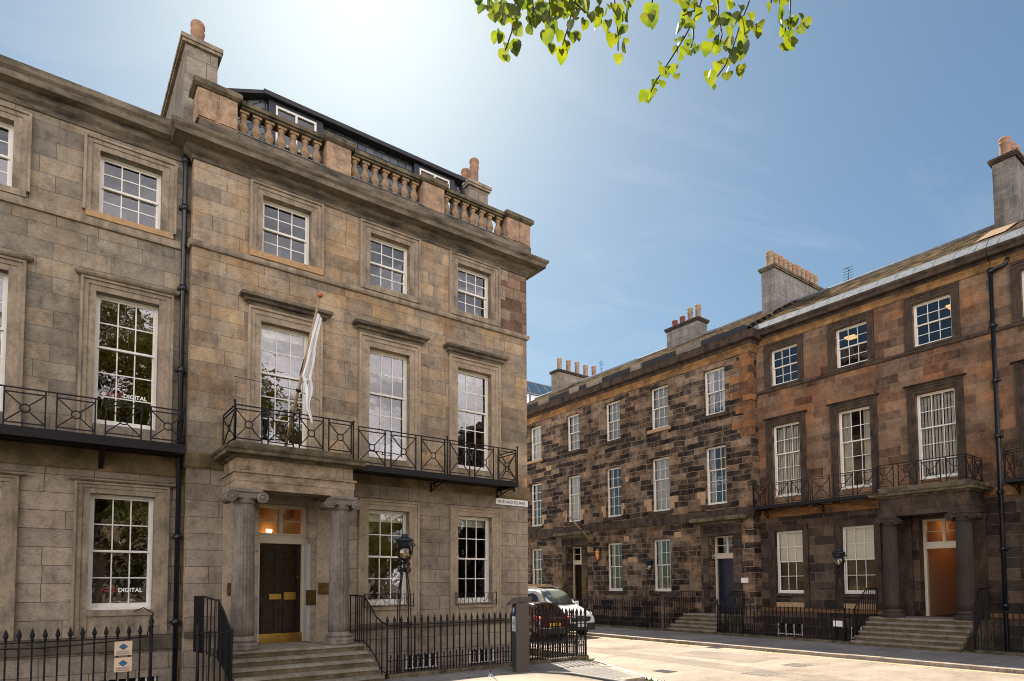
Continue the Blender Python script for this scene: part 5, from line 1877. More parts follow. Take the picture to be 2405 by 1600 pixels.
def company_sign(loc, l1, l2, label):
    R = thing('railing_sign', label, 'sign', loc, 0, 'peach company signs on the left railing')
    m = MB()
    m.box(-0.135, 0.135, -0.008, 0.004, -0.125, 0.125)
    obj('board', m, 'sign_peach', R)
    def diamond(hw, hh, y, mat):
        k = MB()
        pts = []
        for cx, cz, a0 in ((hw * .86, 0, -45), (0, hh * .86, 45), (-hw * .86, 0, 135), (0, -hh * .86, 225)):
            for q in range(5):
                a = math.radians(a0 + 90 * q / 4)
                pts.append((cx + hw * 0.14 * math.cos(a), cz + 0.025 + hh * 0.14 * math.sin(a)))
        k.prism_y(pts, y - 0.002, y)
        obj('emblem', k, mat, R)
    diamond(0.068, 0.056, -0.0085, 'ink_blue')
    diamond(0.050, 0.041, -0.011, 'light_blue')
    k = MB()
    for u in (-0.013, 0.013):
        k.bar((u - 0.018, -0.0145, 0.025 - 0.014 + u), (u + 0.018, -0.0145, 0.025 + 0.014 + u), 0.005)
        k.bar((u - 0.018, -0.0145, 0.025 + 0.014 - u), (u + 0.018, -0.0145, 0.025 - 0.014 - u), 0.005)
    obj('emblem_lines', k, 'ink_blue', R)
    text('lettering', l1, 0.035, 'ink_blue', R, (0, -0.010, -0.060), sx=1.15)
    text('lettering', l2, 0.035, 'ink_blue', R, (0, -0.010, -0.097), sx=1.15)


company_sign((1.19, 13.215, -1.095), 'BORLAND', 'INSURANCE', 'upper peach sign with blue diamond reading Borland Insurance')
company_sign((1.19, 13.215, -1.385), 'MERCHANT', 'FINANCIAL', 'lower peach sign with blue diamond, second line reading Financial')

# slack black cable looping along the left railing
m = MB()
pts = [(-2.2, 13.2, -1.0), (-1.2, 13.2, -0.98), (-0.6, 13.2, -1.0), (0.0, 13.2, -1.02), (0.6, 13.2, -0.99), (1.2, 13.2, -0.95), (1.55, 13.2, -0.88), (1.66, 13.3, -0.5), (1.62, 14.4, -0.42), (1.55, 15.28, -0.52)]
m.tube(pts, 0.012, 5)
tag(obj('cable', m, 'black_iron'), 'slack black cable looped along the left railing up to the sill', 'cable')


def street_sign():
    R = thing('street_sign', 'white street nameplate reading Rutland Square on the house corner', 'sign', (11.16, 15.05, 2.43))
    m = MB()
    m.box(-0.60, 0.585, -0.02, -0.002, -0.09, 0.09)
    obj('plate', m, 'sign_white', R)
    m = MB()
    m.box(-0.61, 0.595, -0.012, -0.001, -0.10, 0.10)
    obj('border', m, 'ink_black', R)
    text('lettering', 'RUTLAND SQUARE', 0.125, 'ink_black', R, (-0.01, -0.022, -0.004), sx=0.92)


street_sign()

for x, y, z, w, h, lab, mt in ((3.33, 14.985, -0.075, 0.10, 0.27, 'dark brass plaque left of the left porch column', 'old_brass'), (5.17, 15.05, -0.29, 0.25, 0.36, 'tall brass plaque right of the black door', 'old_brass'), (5.47, 14.985, -0.075, 0.30, 0.28, 'square brass plaque behind the right porch column', 'old_brass')):
    m = MB()
    m.box(-w / 2, w / 2, -0.015, 0.0, -h / 2, h / 2)
    m.box(-w / 2 + 0.02, w / 2 - 0.02, -0.019, -0.015, -h / 2 + 0.02, h / 2 - 0.02)
    tag(obj('plaque', m, mt, None, (x, y, z)), lab, 'plaque')
for y, z, w, h, lab in ((26.02, 0.03, 0.30, 0.50, 'upper brass plaque right of the consulate door'), (26.02, -0.45, 0.30, 0.32, 'lower brass plaque right of the consulate door'), (27.85, 0.05, 0.28, 0.45, 'brass plaque left of the consulate door'), (15.95, 0.12, 0.34, 0.22, 'small pale notice right of the blue door of house 15')):
    m = MB()
    m.box(-w / 2, w / 2, -0.015, 0.0, -h / 2, h / 2)
    m.box(-w / 2 + 0.02, w / 2 - 0.02, -0.02, -0.015, -h / 2 + 0.02, h / 2 - 0.02)
    tag(obj('plaque', m, 'old_brass' if 'brass' in lab else 'sign_white', None, (24.28, y, z), (0, 0, RZ)), lab, 'plaque')
m = MB()
m.box(-0.16, -0.085, -0.012, 0, -0.10, 0.10)
m.box(-0.07, 0.16, -0.012, 0, -0.10, 0.10)
tag(obj('notice', m, 'sign_white', None, (22.25, 11.03, -1.42), (0, 0, RZ)), 'small white notice hung on the plain dark railing', 'notice')


def crest():
    R = thing('crest_shield', 'oval black board with crowned golden lion on a red shield', 'sign', (24.33, 24.95, 1.57), RZ)
    def oval(hw, hh, y0, y1, mat, nm):
        k = MB()
        k.prism_y([(hw * math.cos(a * PI / 14), hh * math.sin(a * PI / 14)) for a in range(28)], y0, y1)
        obj(nm, k, mat, R)
    oval(0.25, 0.36, -0.035, 0.0, 'old_brass', 'rim')
    oval(0.23, 0.34, -0.045, -0.034, 'ink_black', 'board')
    k = MB()
    k.prism_y([(-0.13, 0.13), (-0.13, -0.10), (-0.09, -0.20), (0, -0.28), (0.09, -0.20), (0.13, -0.10), (0.13, 0.13)], -0.055, -0.044)
    obj('shield', k, 'crest_red', R)
    k = MB()
    k.prism_y([(-0.12, 0.14), (0.12, 0.14), (0.13, 0.24), (0.07, 0.20), (0.0, 0.27), (-0.07, 0.20), (-0.13, 0.24)], -0.058, -0.044)
    k.box(-0.014, 0.014, -0.057, -0.044, 0.27, 0.34)
    k.box(-0.04, 0.04, -0.056, -0.044, 0.295, 0.32)
    obj('crown', k, 'crest_gold', R)
    k = MB()
    # rampant lion: body, head, legs, tail
    y = -0.062
    k.tube([(0.03, y, -0.17), (0.025, y, -0.10), (-0.005, y, -0.02), (-0.02, y, 0.05)], [0.035, 0.042, 0.045, 0.04], 8)
    k.ball((-0.03, y, 0.085), 0.038, 8)
    k.tube([(-0.03, y, 0.03), (-0.075, y, 0.05), (-0.095, y, 0.085)], 0.014, 5)
    k.tube([(-0.02, y, -0.01), (-0.075, y, -0.01), (-0.10, y, 0.015)], 0.014, 5)
    k.tube([(0.02, y, -0.14), (-0.04, y, -0.15), (-0.06, y, -0.19)], 0.016, 5)
    k.tube([(0.04, y, -0.16), (0.035, y, -0.21), (0.01, y, -0.24)], 0.016, 5)
    k.tube([(0.05, y, -0.12), (0.09, y, -0.07), (0.075, y, 0.0), (0.095, y, 0.07)], 0.012, 5)
    obj('lion', k, 'crest_gold', R)


crest()


def flagpole(loc, p1, r, label, ball_mat, wood='pole_wood'):
    R = thing('flagpole', label, 'flagpole', loc)
    m = MB()
    d = Vector(p1) - Vector(loc)
    m.tube([(0, 0, 0), d * 0.5, d], [r, r * 0.85, r * 0.6], 10)
    obj('pole', m, wood, R)
    m = MB()
    m.ball(d, max(0.07, r * 1.7), 12, 0.8)
    obj('finial', m, ball_mat, R)
    m = MB()
    q = d * 0.40
    m.tube([q - d.normalized() * 0.03, q + d.normalized() * 0.03], r * 1.5, 10)
    return R, d, m


P0, P1 = Vector((4.30, 14.35, 3.05)), Vector((4.50, 12.75, 6.05))
FR, FD, cm_ = flagpole(P0, P1, 0.036, 'pale wooden flagpole with orange ball leaning from the porch balcony', 'orange_ball')
q = FD * 0.40
for end in ((3.35, 15.0, 4.72), (5.30, 14.95, 4.48)):
    cm_.tube([q, Vector(end) - P0], 0.008, 4)
obj('stay', cm_, 'black_iron', FR)


def flag():
    """white cloth hanging slack, bunched at the pole and falling to a point"""
    m = MB()
    A0, A1 = P0 + FD * 0.90, P0 + FD * 0.50
    rows = 34
    colsn = 26
    vs = []
    for i in range(rows + 1):
        t = i / rows
        if t < 0.62:
            k = t / 0.62
            c = A0.lerp(A1, k) + Vector((0.035, -0.02, -0.02))
            wd = 0.03 + 0.17 * k ** 1.2
        else:
            k = (t - 0.62) / 0.38
            c = A1 + Vector((0.11 + 0.13 * k + 0.03 * math.sin(k * 7), 0.05 * k, -0.02 - 0.95 * k))
            wd = 0.17 * (1 - k) ** 0.6 + 0.012 + 0.02 * math.sin(k * 9)
        for j in range(colsn + 1):
            s = j / colsn
            ph = s * 2 * PI * 1.8 + 1.1 * math.sin(t * 9)
            x = (s - 0.5) * 2 * wd * 0.52
            y = math.sin(ph + 2.2 * t) * wd * 0.24 + 0.012 * math.sin(s * 23 + t * 17)
            z = (-0.10 * s * (1 - t) if t < 0.62 else -0.05 * math.sin(s * 9)) + math.sin(t * 40 + s * 6) * 0.004
            vs.append((c.x + x + (0.06 * s if t < .62 else 0), c.y + y, c.z + z))
    fs = []
    fn = []
    for i in range(rows):
        for j in range(colsn):
            fs.append((i * (colsn + 1) + j, i * (colsn + 1) + j + 1, (i + 1) * (colsn + 1) + j + 1, (i + 1) * (colsn + 1) + j))
    m.add(vs, fs, True)
    me = m.mesh('flag')
    me.materials.append(MAT['flag_cloth'])
    me.materials.append(MAT['navy_cloth'])
    for k, p in enumerate(me.polygons):
        i, j = divmod(k, colsn)
        t = i / rows
        if (0.44 < t < 0.56 and j < 3) or (0.62 < t < 0.82 and 7 <= j <= 8) or (0.74 < t < 0.86 and 22 <= j <= 24): p.material_index = 1
    o = bpy.data.objects.new('flag', me)
    COL.objects.link(o)
    tag(o, 'limp white flag with navy marks wrapped round the leaning flagpole', 'flag')


flag()
F_, d_, m_ = flagpole(Vector((24.40, 25.30, 2.20)), Vector((22.75, 26.05, 4.08)), 0.05, 'bare slanting flagpole fixed above the consulate door', 'lead', 'buff_pot')
for e in ((24.4, 26.3, 3.3), (24.4, 25.2, 3.5)): m_.tube([d_ * 0.45, Vector(e) - Vector((24.40, 25.30, 2.20))], 0.015, 4)
m_.tube([d_, d_ + Vector((1.4, 0.6, -2.0))], 0.008, 4)
obj('stay', m_, 'black_iron', F_)


def parking_meter():
    R = thing('parking_machine', 'brown-grey pay and display machine with blue P sign on the pavement', 'parking machine', (9.33, 12.25, GZ))
    hw, dp = 0.185, 0.155
    # the front faces the left of the picture (-x, slightly -y); long flank faces the road
    body = MB()
    pts = [(-dp, -hw), (dp, -hw), (dp, hw), (-dp, hw)]
    def rnd(hx, hy, r, n=4):
        out = []
        for cx, cy, a0 in ((hx - r, -hy + r, -90), (hx - r, hy - r, 0), (-hx + r, hy - r, 90), (-hx + r, -hy + r, 180)):
            for q in range(n + 1):
                a = math.radians(a0 + 90 * q / n)
                out.append((cx + r * math.cos(a), cy + r * math.sin(a)))
        return out
    for a, b, e in ((0.0, 0.50, 0.0), (0.51, 0.94, 0.0), (0.95, 1.48, 0.0), (1.49, 1.66, 0.0)):
        body.prism(rnd(0.165, 0.17, 0.02), a, b)
    body.prism(rnd(0.158, 0.163, 0.02), 0.0, 1.66)
    obj('body', body, 'meter_metal', R)
    f = MB()
    f.box(-0.175, -0.1655, -0.135, 0.135, 0.05, 1.60)
    f.prism([(-0.19, -0.12), (-0.1755, -0.12), (-0.1755, 0.12), (-0.19, 0.12)], 0.62, 0.97)
    obj('front_panel', f, 'meter_face', R)
    h = MB()
    h.add([(-0.33, -0.12, 1.60), (-0.33, 0.12, 1.60), (-0.16, -0.19, 1.66), (-0.16, 0.19, 1.66), (0.19, -0.19, 1.69), (0.19, 0.19, 1.69),
           (-0.30, -0.10, 1.66), (-0.30, 0.10, 1.66), (-0.14, -0.20, 1.77), (-0.14, 0.20, 1.77), (0.24, -0.20, 1.80), (0.24, 0.20, 1.80)],
          [(0, 1, 3, 2), (2, 3, 5, 4), (6, 8, 9, 7), (8, 10, 11, 9), (0, 6, 7, 1), (0, 2, 8, 6), (1, 7, 9, 3), (2, 4, 10, 8), (3, 9, 11, 5), (4, 5, 11, 10)])
    obj('hood', h, 'meter_metal', R)
    s = MB()
    k = [(0.105 * math.cos(a * PI / 12), 1.46 + 0.105 * math.sin(a * PI / 12)) for a in range(24)]
    s.add([(-0.179, -y, z) for y, z in k], [tuple(range(24))])
    obj('parking_disc', s, 'ink_blue', R)
    text('lettering', 'P', 0.20, 'letter_white', R, (-0.183, 0.0, 1.46), (PI / 2, 0, -PI / 2), bold=0.004)
    s = MB()
    s.box(-0.180, -0.176, -0.12, 0.12, 0.92, 1.33)
    obj('tariff_plate', s, 'sign_white', R)
    s = MB()
    for q in range(12):
        z = 1.29 - q * 0.031
        wq = random.uniform(0.05, 0.095)
        if q in (3, 4):
            s.box(-0.183, -0.1805, -0.095, 0.02 if q == 3 else 0.095, z - 0.011, z + 0.011)
        else:
            s.box(-0.183, -0.1805, -0.1, -0.1 + 2 * wq, z - 0.005, z + 0.005)
    obj('tariff_lines', s, 'ink_blue', R)
    R.rotation_euler = (0, 0, math.radians(-18))
    return R


parking_meter()


# ------------------------------------------------------------------ vehicles (vehicle frame: nose or tail at y=0, length along +y, road at z=0)
def loft(stations, crown=0.03):
    m = MB()
    rings = []
    for (y, zb, zt, hb, hw, ht, zl) in stations:
        half = [(0, zb), (hb * 0.9, zb), (hb, zb + 0.04), (hw, zb + (zl - zb) * 0.45), (hw * 0.995, zl), (hw * 0.93 if zt - zl > 0.3 else hw * 0.97, zl + (zt - zl) * 0.25), (ht + (hw * 0.93 - ht) * 0.25, zl + (zt - zl) * 0.75), (ht, zt - 0.035), (ht - 0.09, zt), (ht * 0.5, zt + crown * 0.8), (0, zt + crown)]
        ring = [(x, y, z) for x, z in half] + [(-x, y, z) for x, z in half[-2:0:-1]]
        rings.append(ring)
    n = len(rings[0])
    vs = [v for r in rings for v in r]
    fs = []
    for i in range(len(rings) - 1):
        for k in range(n):
            fs.append((i * n + k, i * n + (k + 1) % n, (i + 1) * n + (k + 1) % n, (i + 1) * n + k))
    fs.append(tuple(reversed(range(n))))
    fs.append(tuple(range((len(rings) - 1) * n, len(rings) * n)))
    m.add(vs, [tuple(reversed(f)) for f in fs], True)
    return m


def finish(o, lv=1, crease=None):
    md = o.modifiers.new('smooth', 'SUBSURF')
    md.levels = md.render_levels = lv
    return o


def wheel(root, x, y, r=0.32):
    sg = 1 if x > 0 else -1
    t = MB()
    pts = [(r * 0.62, -0.10), (r * 0.93, -0.105), (r, -0.075), (r, 0.075), (r * 0.93, 0.105), (r * 0.62, 0.10)]
    n = 24
    vs, fs = [], []
    for rr, w in pts:
        for k in range(n):
            a = 2 * PI * k / n
            vs.append((w, rr * math.cos(a), rr * math.sin(a)))
    for i in range(len(pts)):
        for k in range(n):
            j = (i + 1) % len(pts)
            fs.append((i * n + k, i * n + (k + 1) % n, j * n + (k + 1) % n, j * n + k))
    t.add(vs, fs, True)
    o = obj('wheel', t, 'tyre_rubber', root, (x - sg * 0.10, y, r))
    d = MB()
    d.tube([(sg * 0.05, 0, 0), (sg * 0.07, 0, 0)], r * 0.62, 20)
    for q in range(6):
        a = q * PI / 3
        d.bar((sg * 0.08, 0, 0), (sg * 0.075, r * 0.58 * math.cos(a), r * 0.58 * math.sin(a)), 0.05)
    obj('rim', d, 'rim_metal', o)


def patch(pts, off=(0, 0, 0)):
    m = MB()
    m.add([(p[0] + off[0], p[1] + off[1], p[2] + off[2]) for p in pts], [tuple(range(len(pts)))])
    return m


def white_van():
    R = thing('white_van', 'white panel van with ladders on its roof facing down the side street', 'van', (17.83, 19.32, -2.2))
    st = [(0.0, .42, .66, .60, .68, .60, .60), (0.05, .30, .86, .78, .86, .74, .74), (0.25, .27, 1.02, .86, .93, .80, .86), (0.62, .27, 1.17, .90, .95, .82, .98), (1.02, .27, 1.31, .90, .95, .80, 1.06),
          (1.12, .27, 1.38, .90, .95, .79, 1.08), (1.72, .27, 1.89, .90, .95, .73, 1.12), (1.95, .27, 1.965, .90, .95, .73, 1.12), (3.2, .27, 1.99, .90, .95, .75, 1.15), (4.72, .27, 1.97, .90, .95, .75, 1.15), (4.80, .36, 1.88, .86, .90, .70, 1.1)]
    finish(obj('body', loft(st), 'van_paint', R), 1)
    w = MB()
    base, top = [], []
    for k in range(9):
        s = -1 + 2 * k / 8
        base.append((s * 0.86, 1.02 + 0.22 * s * s, 1.335 - 0.03 * s * s))
        top.append((s * 0.715, 1.70 + 0.10 * s * s, 1.905 - 0.01 * s * s))
    vs = [(x, y - 0.045, z + 0.035) for x, y, z in base + top]
    w.add(vs, [(k, k + 1, 10 + k, 9 + k) for k in range(8)], True)
    obj('windscreen', w, 'car_glass', R)
    m = MB()
    m.add([(-0.70, 1.25, 1.30), (0.70, 1.25, 1.30), (0.70, 1.6, 1.33), (-0.70, 1.6, 1.33), (-0.6, 1.9, 1.8), (0.6, 1.9, 1.8)], [(0, 1, 2, 3), (3, 2, 5, 4)])
    obj('dashboard', m, 'interior_dark', R)
    m = MB()
    m.tube([v for v in vs[:9]], 0.03, 5)
    m.bar((-0.5, 1.02, 1.39), (0.05, 1.02, 1.40), 0.025)
    m.bar((0.1, 1.02, 1.40), (0.62, 1.07, 1.38), 0.025)
    obj('wiper', m, 'dark_plastic', R)
    for sg in (-1, 1):
        x = sg
        side = [(x * .915, 1.40, 1.24), (x * .915, 2.45, 1.24), (x * .80, 2.45, 1.79), (x * .79, 2.1, 1.82), (x * .81, 1.85, 1.73)]
        obj('side_window', patch(side, (sg * 0.04, 0, 0)), 'black_gloss', R)
        hd = MB()
        hd.add([(x * .62, .12, .90), (x * .86, .20, .88), (x * .90, .42, 1.04), (x * .84, .42, 1.12), (x * .66, .20, 1.02)], [(0, 1, 2, 3, 4)])
        hd.ball((x * .76, .20, .96), 0.085, 10)
        obj('headlight', hd, 'chrome', R)
        mm = MB()
        mm.prism_y([(x * .98, 1.18), (x * 1.16, 1.20), (x * 1.16, 1.46), (x * 1.0, 1.44)], 1.40, 1.52)
        obj('wing_mirror', mm, 'van_paint', R)
        fg = MB()
        fg.box(x * .60, x * .76, -0.01, 0.10, .37, .46)
        obj('fog_lamp', fg, 'chrome', R)
    g = MB()
    g.prism_y([(-.48, .66), (.48, .66), (.56, .80), (.50, .86), (-.50, .86), (-.56, .80)], -0.012, 0.10)
    obj('grille', g, 'dark_plastic', R)
    g = MB()
    g.tube([(-.50, -0.02, .835), (-.12, -0.025, .815), (0, -0.03, .70), (.12, -0.025, .815), (.50, -0.02, .835)], 0.014, 5)
    g.prism_y([(-.085, .84), (0, .66), (.085, .84), (.05, .85), (0, .76), (-.05, .85)], -0.045, -0.01)
    obj('emblem', g, 'chrome', R)
    g = MB()
    g.box(-.80, .80, -0.035, 0.2, .29, .60)
    g.box(-.86, .86, 0.02, 0.3, .30, .585)
    o = obj('bumper', g, 'dark_plastic', R)
    bv = o.modifiers.new('bevel', 'BEVEL')
    bv.width = 0.05
    bv.segments = 3
    g = MB()
    g.box(-.27, .27, -0.055, -0.034, .45, .565)
    p = obj('number_plate', g, 'plate_white', R)
    text('lettering', 'OY60 VNJ', 0.10, 'ink_black', p, (0, -0.0565, .507), sx=1.1)
    for sx in (-.92, .92):
        for y in (.85, 3.9): wheel(R, sx, y, .33)
    r = MB()
    for y in (2.2, 3.1, 4.1): r.bar((-.70, y, 2.06), (.70, y, 2.06), 0.04)
    for sg in (-1, 1):
        r.bar((sg * .68, 1.95, 2.07), (sg * .68, 4.5, 2.07), 0.035)
        for y in (2.2, 4.1): r.bar((sg * .66, y, 1.97), (sg * .68, y, 2.07), 0.03)
    obj('roof_rack', r, 'chrome', R)
    for i, (x, z, y0, lab) in enumerate(((-.35, 2.12, 1.75, 'lower aluminium ladder lying on the white van roof rack'), (.22, 2.12, 2.1, 'second ladder lying on the white van roof rack'))):
        l = MB()
        l.bar((x - .17, y0, z), (x - .17, 4.6, z), 0.05)
        l.bar((x + .17, y0, z), (x + .17, 4.6, z), 0.05)
        l.bar((x - .15, y0 + .2, z + .07), (x - .15, 4.6, z + .07), 0.045)
        l.bar((x + .15, y0 + .2, z + .07), (x + .15, 4.6, z + .07), 0.045)
        y = y0 + .15
        while y < 4.6:
            l.bar((x - .17, y, z), (x + .17, y, z), 0.03)
            l.bar((x - .15, y + .1, z + .07), (x + .15, y + .1, z + .07), 0.03)
            y += .28
        tag(obj('ladder', l, 'timber' if i == 0 else 'rim_metal', None, (17.83, 19.32, -2.2)), lab, 'ladder')


white_van()


def hatchback(name, label, loc, rz, paint, lit, plate, roof=1.49):
    R = thing(name, label, 'car', loc, rz)
    st = [(0.0, .40, .62, .62, .72, .62, .56), (0.05, .28, .86, .76, .83, .72, .70), (0.14, .26, .97, .80, .85, .73, .80), (0.30, .26, 1.10, .80, .86, .69, .88), (0.56, .26, roof - .05, .80, .865, .58, .92),
          (0.70, .26, roof - .015, .80, .87, .58, .94), (1.5, .26, roof, .80, .88, .60, .94), (2.3, .26, roof - .05, .80, .88, .58, .93), (3.05, .26, 1.02, .80, .87, .72, .86), (3.75, .26, .84, .78, .84, .66, .72), (3.95, .36, .66, .6, .7, .56, .58)]
    finish(obj('body', loft(st, 0.025), paint, R), 1)
    rw = [(-.66, .20, .99), (.66, .20, .99), (.56, .53, roof - .10), (-.56, .53, roof - .10)]
    obj('rear_window', patch(rw, (0, -.035, 0.03)), 'car_glass', R)
    m = MB()
    m.tube([(-.57, .545, roof - .06), (-.3, .53, roof - .035), (.3, .53, roof - .035), (.57, .545, roof - .06)], 0.022, 6)
    obj('roof_seal', m, 'dark_plastic', R)
    ws = [(-.66, 2.98, 1.06), (.66, 2.98, 1.06), (.55, 2.40, roof - .08), (-.55, 2.40, roof - .08)]
    obj('windscreen', patch(list(reversed(ws)), (0, .03, 0.035)), 'black_gloss', R)
    for sg in (-1, 1):
        sw = [(sg * .835, .55, .98), (sg * .835, 2.75, .98), (sg * .645, 2.2, roof - .10), (sg * .645, .75, roof - .10)]
        obj('side_window', patch(sw, (sg * .015, 0, 0)), 'black_gloss', R)
        t = MB()
        t.add([(sg * .60, .075, .80), (sg * .82, .10, .80), (sg * .86, .30, .88), (sg * .84, .32, 1.04), (sg * .70, .20, 1.04), (sg * .62, .115, .95)], [(0, 1, 2, 3, 4, 5)])
        t.ball((sg * .73, .13, .90), .085, 10)
        tl = obj('tail_light', t, 'lamp_red', R)
        if lit:
            b = MB()
            b.ball((sg * .72, .07, .93), .05, 8)
            obj('brake_lamp', b, 'brake_glow', tl)
        mm = MB()
        mm.ball((sg * .96, 2.35, 1.02), .09, 8)
        obj('wing_mirror', mm, paint, R)
        for y in (.62, 3.2): wheel(R, sg * .84, y, .30)
    b = MB()
    b.box(-.74, .74, -.03, .12, .27, .52)
    o = obj('bumper', b, 'dark_plastic', R)
    bv = o.modifiers.new('bevel', 'BEVEL')
    bv.width = .04
    bv.segments = 3
    b = MB()
    b.tube([(-.74, -.02, .53), (0, -.045, .53), (.74, -.02, .53)], .012, 5)
    b.add([(0, .03, .93), (.045, .035, .87), (0, .03, .81), (-.045, .035, .87)], [(0, 1, 2, 3)])
    obj('chrome_trim', b, 'chrome', R)
    b = MB()
    b.box(-.26, .26, -.005, .05, .60, .71)
    p = obj('number_plate', b, 'plate_yellow', R)
    text('lettering', plate, .10, 'ink_black', p, (0, -.007, .655), sx=1.1)
    return R


hatchback('dark_car', 'dark maroon hatchback braking beside the white van, rear view', (15.85, 18.62, -2.2), 0.0, 'maroon_paint', True, 'SK05 JXZ')
BR = hatchback('beige_car', 'pale beige car whose sunlit roof fills the bottom edge', (3.86, 3.42, -2.2), PI / 2, 'beige_paint', False, 'SN08 KTD', 1.532)
m = MB()
m.lathe((2.66, 3.86, -0.700), [(0.042, 0), (0.040, 0.012), (0.024, 0.040), (0.012, 0.055)], 16)
an = thing('car_aerial', 'long whip aerial on a shiny magnetic foot on the beige car roof', 'aerial', (2.66, 3.86, -0.700))
m.v = [(x - 2.66, y - 3.86, z + 0.700) for x, y, z in m.v]
obj('foot', m, 'chrome', an)
m = MB()
m.tube([(0, 0, 0.05), (-0.005, 0.0, 0.16), (-0.03, 0.0, 0.42), (-0.045, 0.01, 0.50)], [0.006, 0.005, 0.0025, 0.002], 6)
obj('whip', m, 'dark_plastic', an)


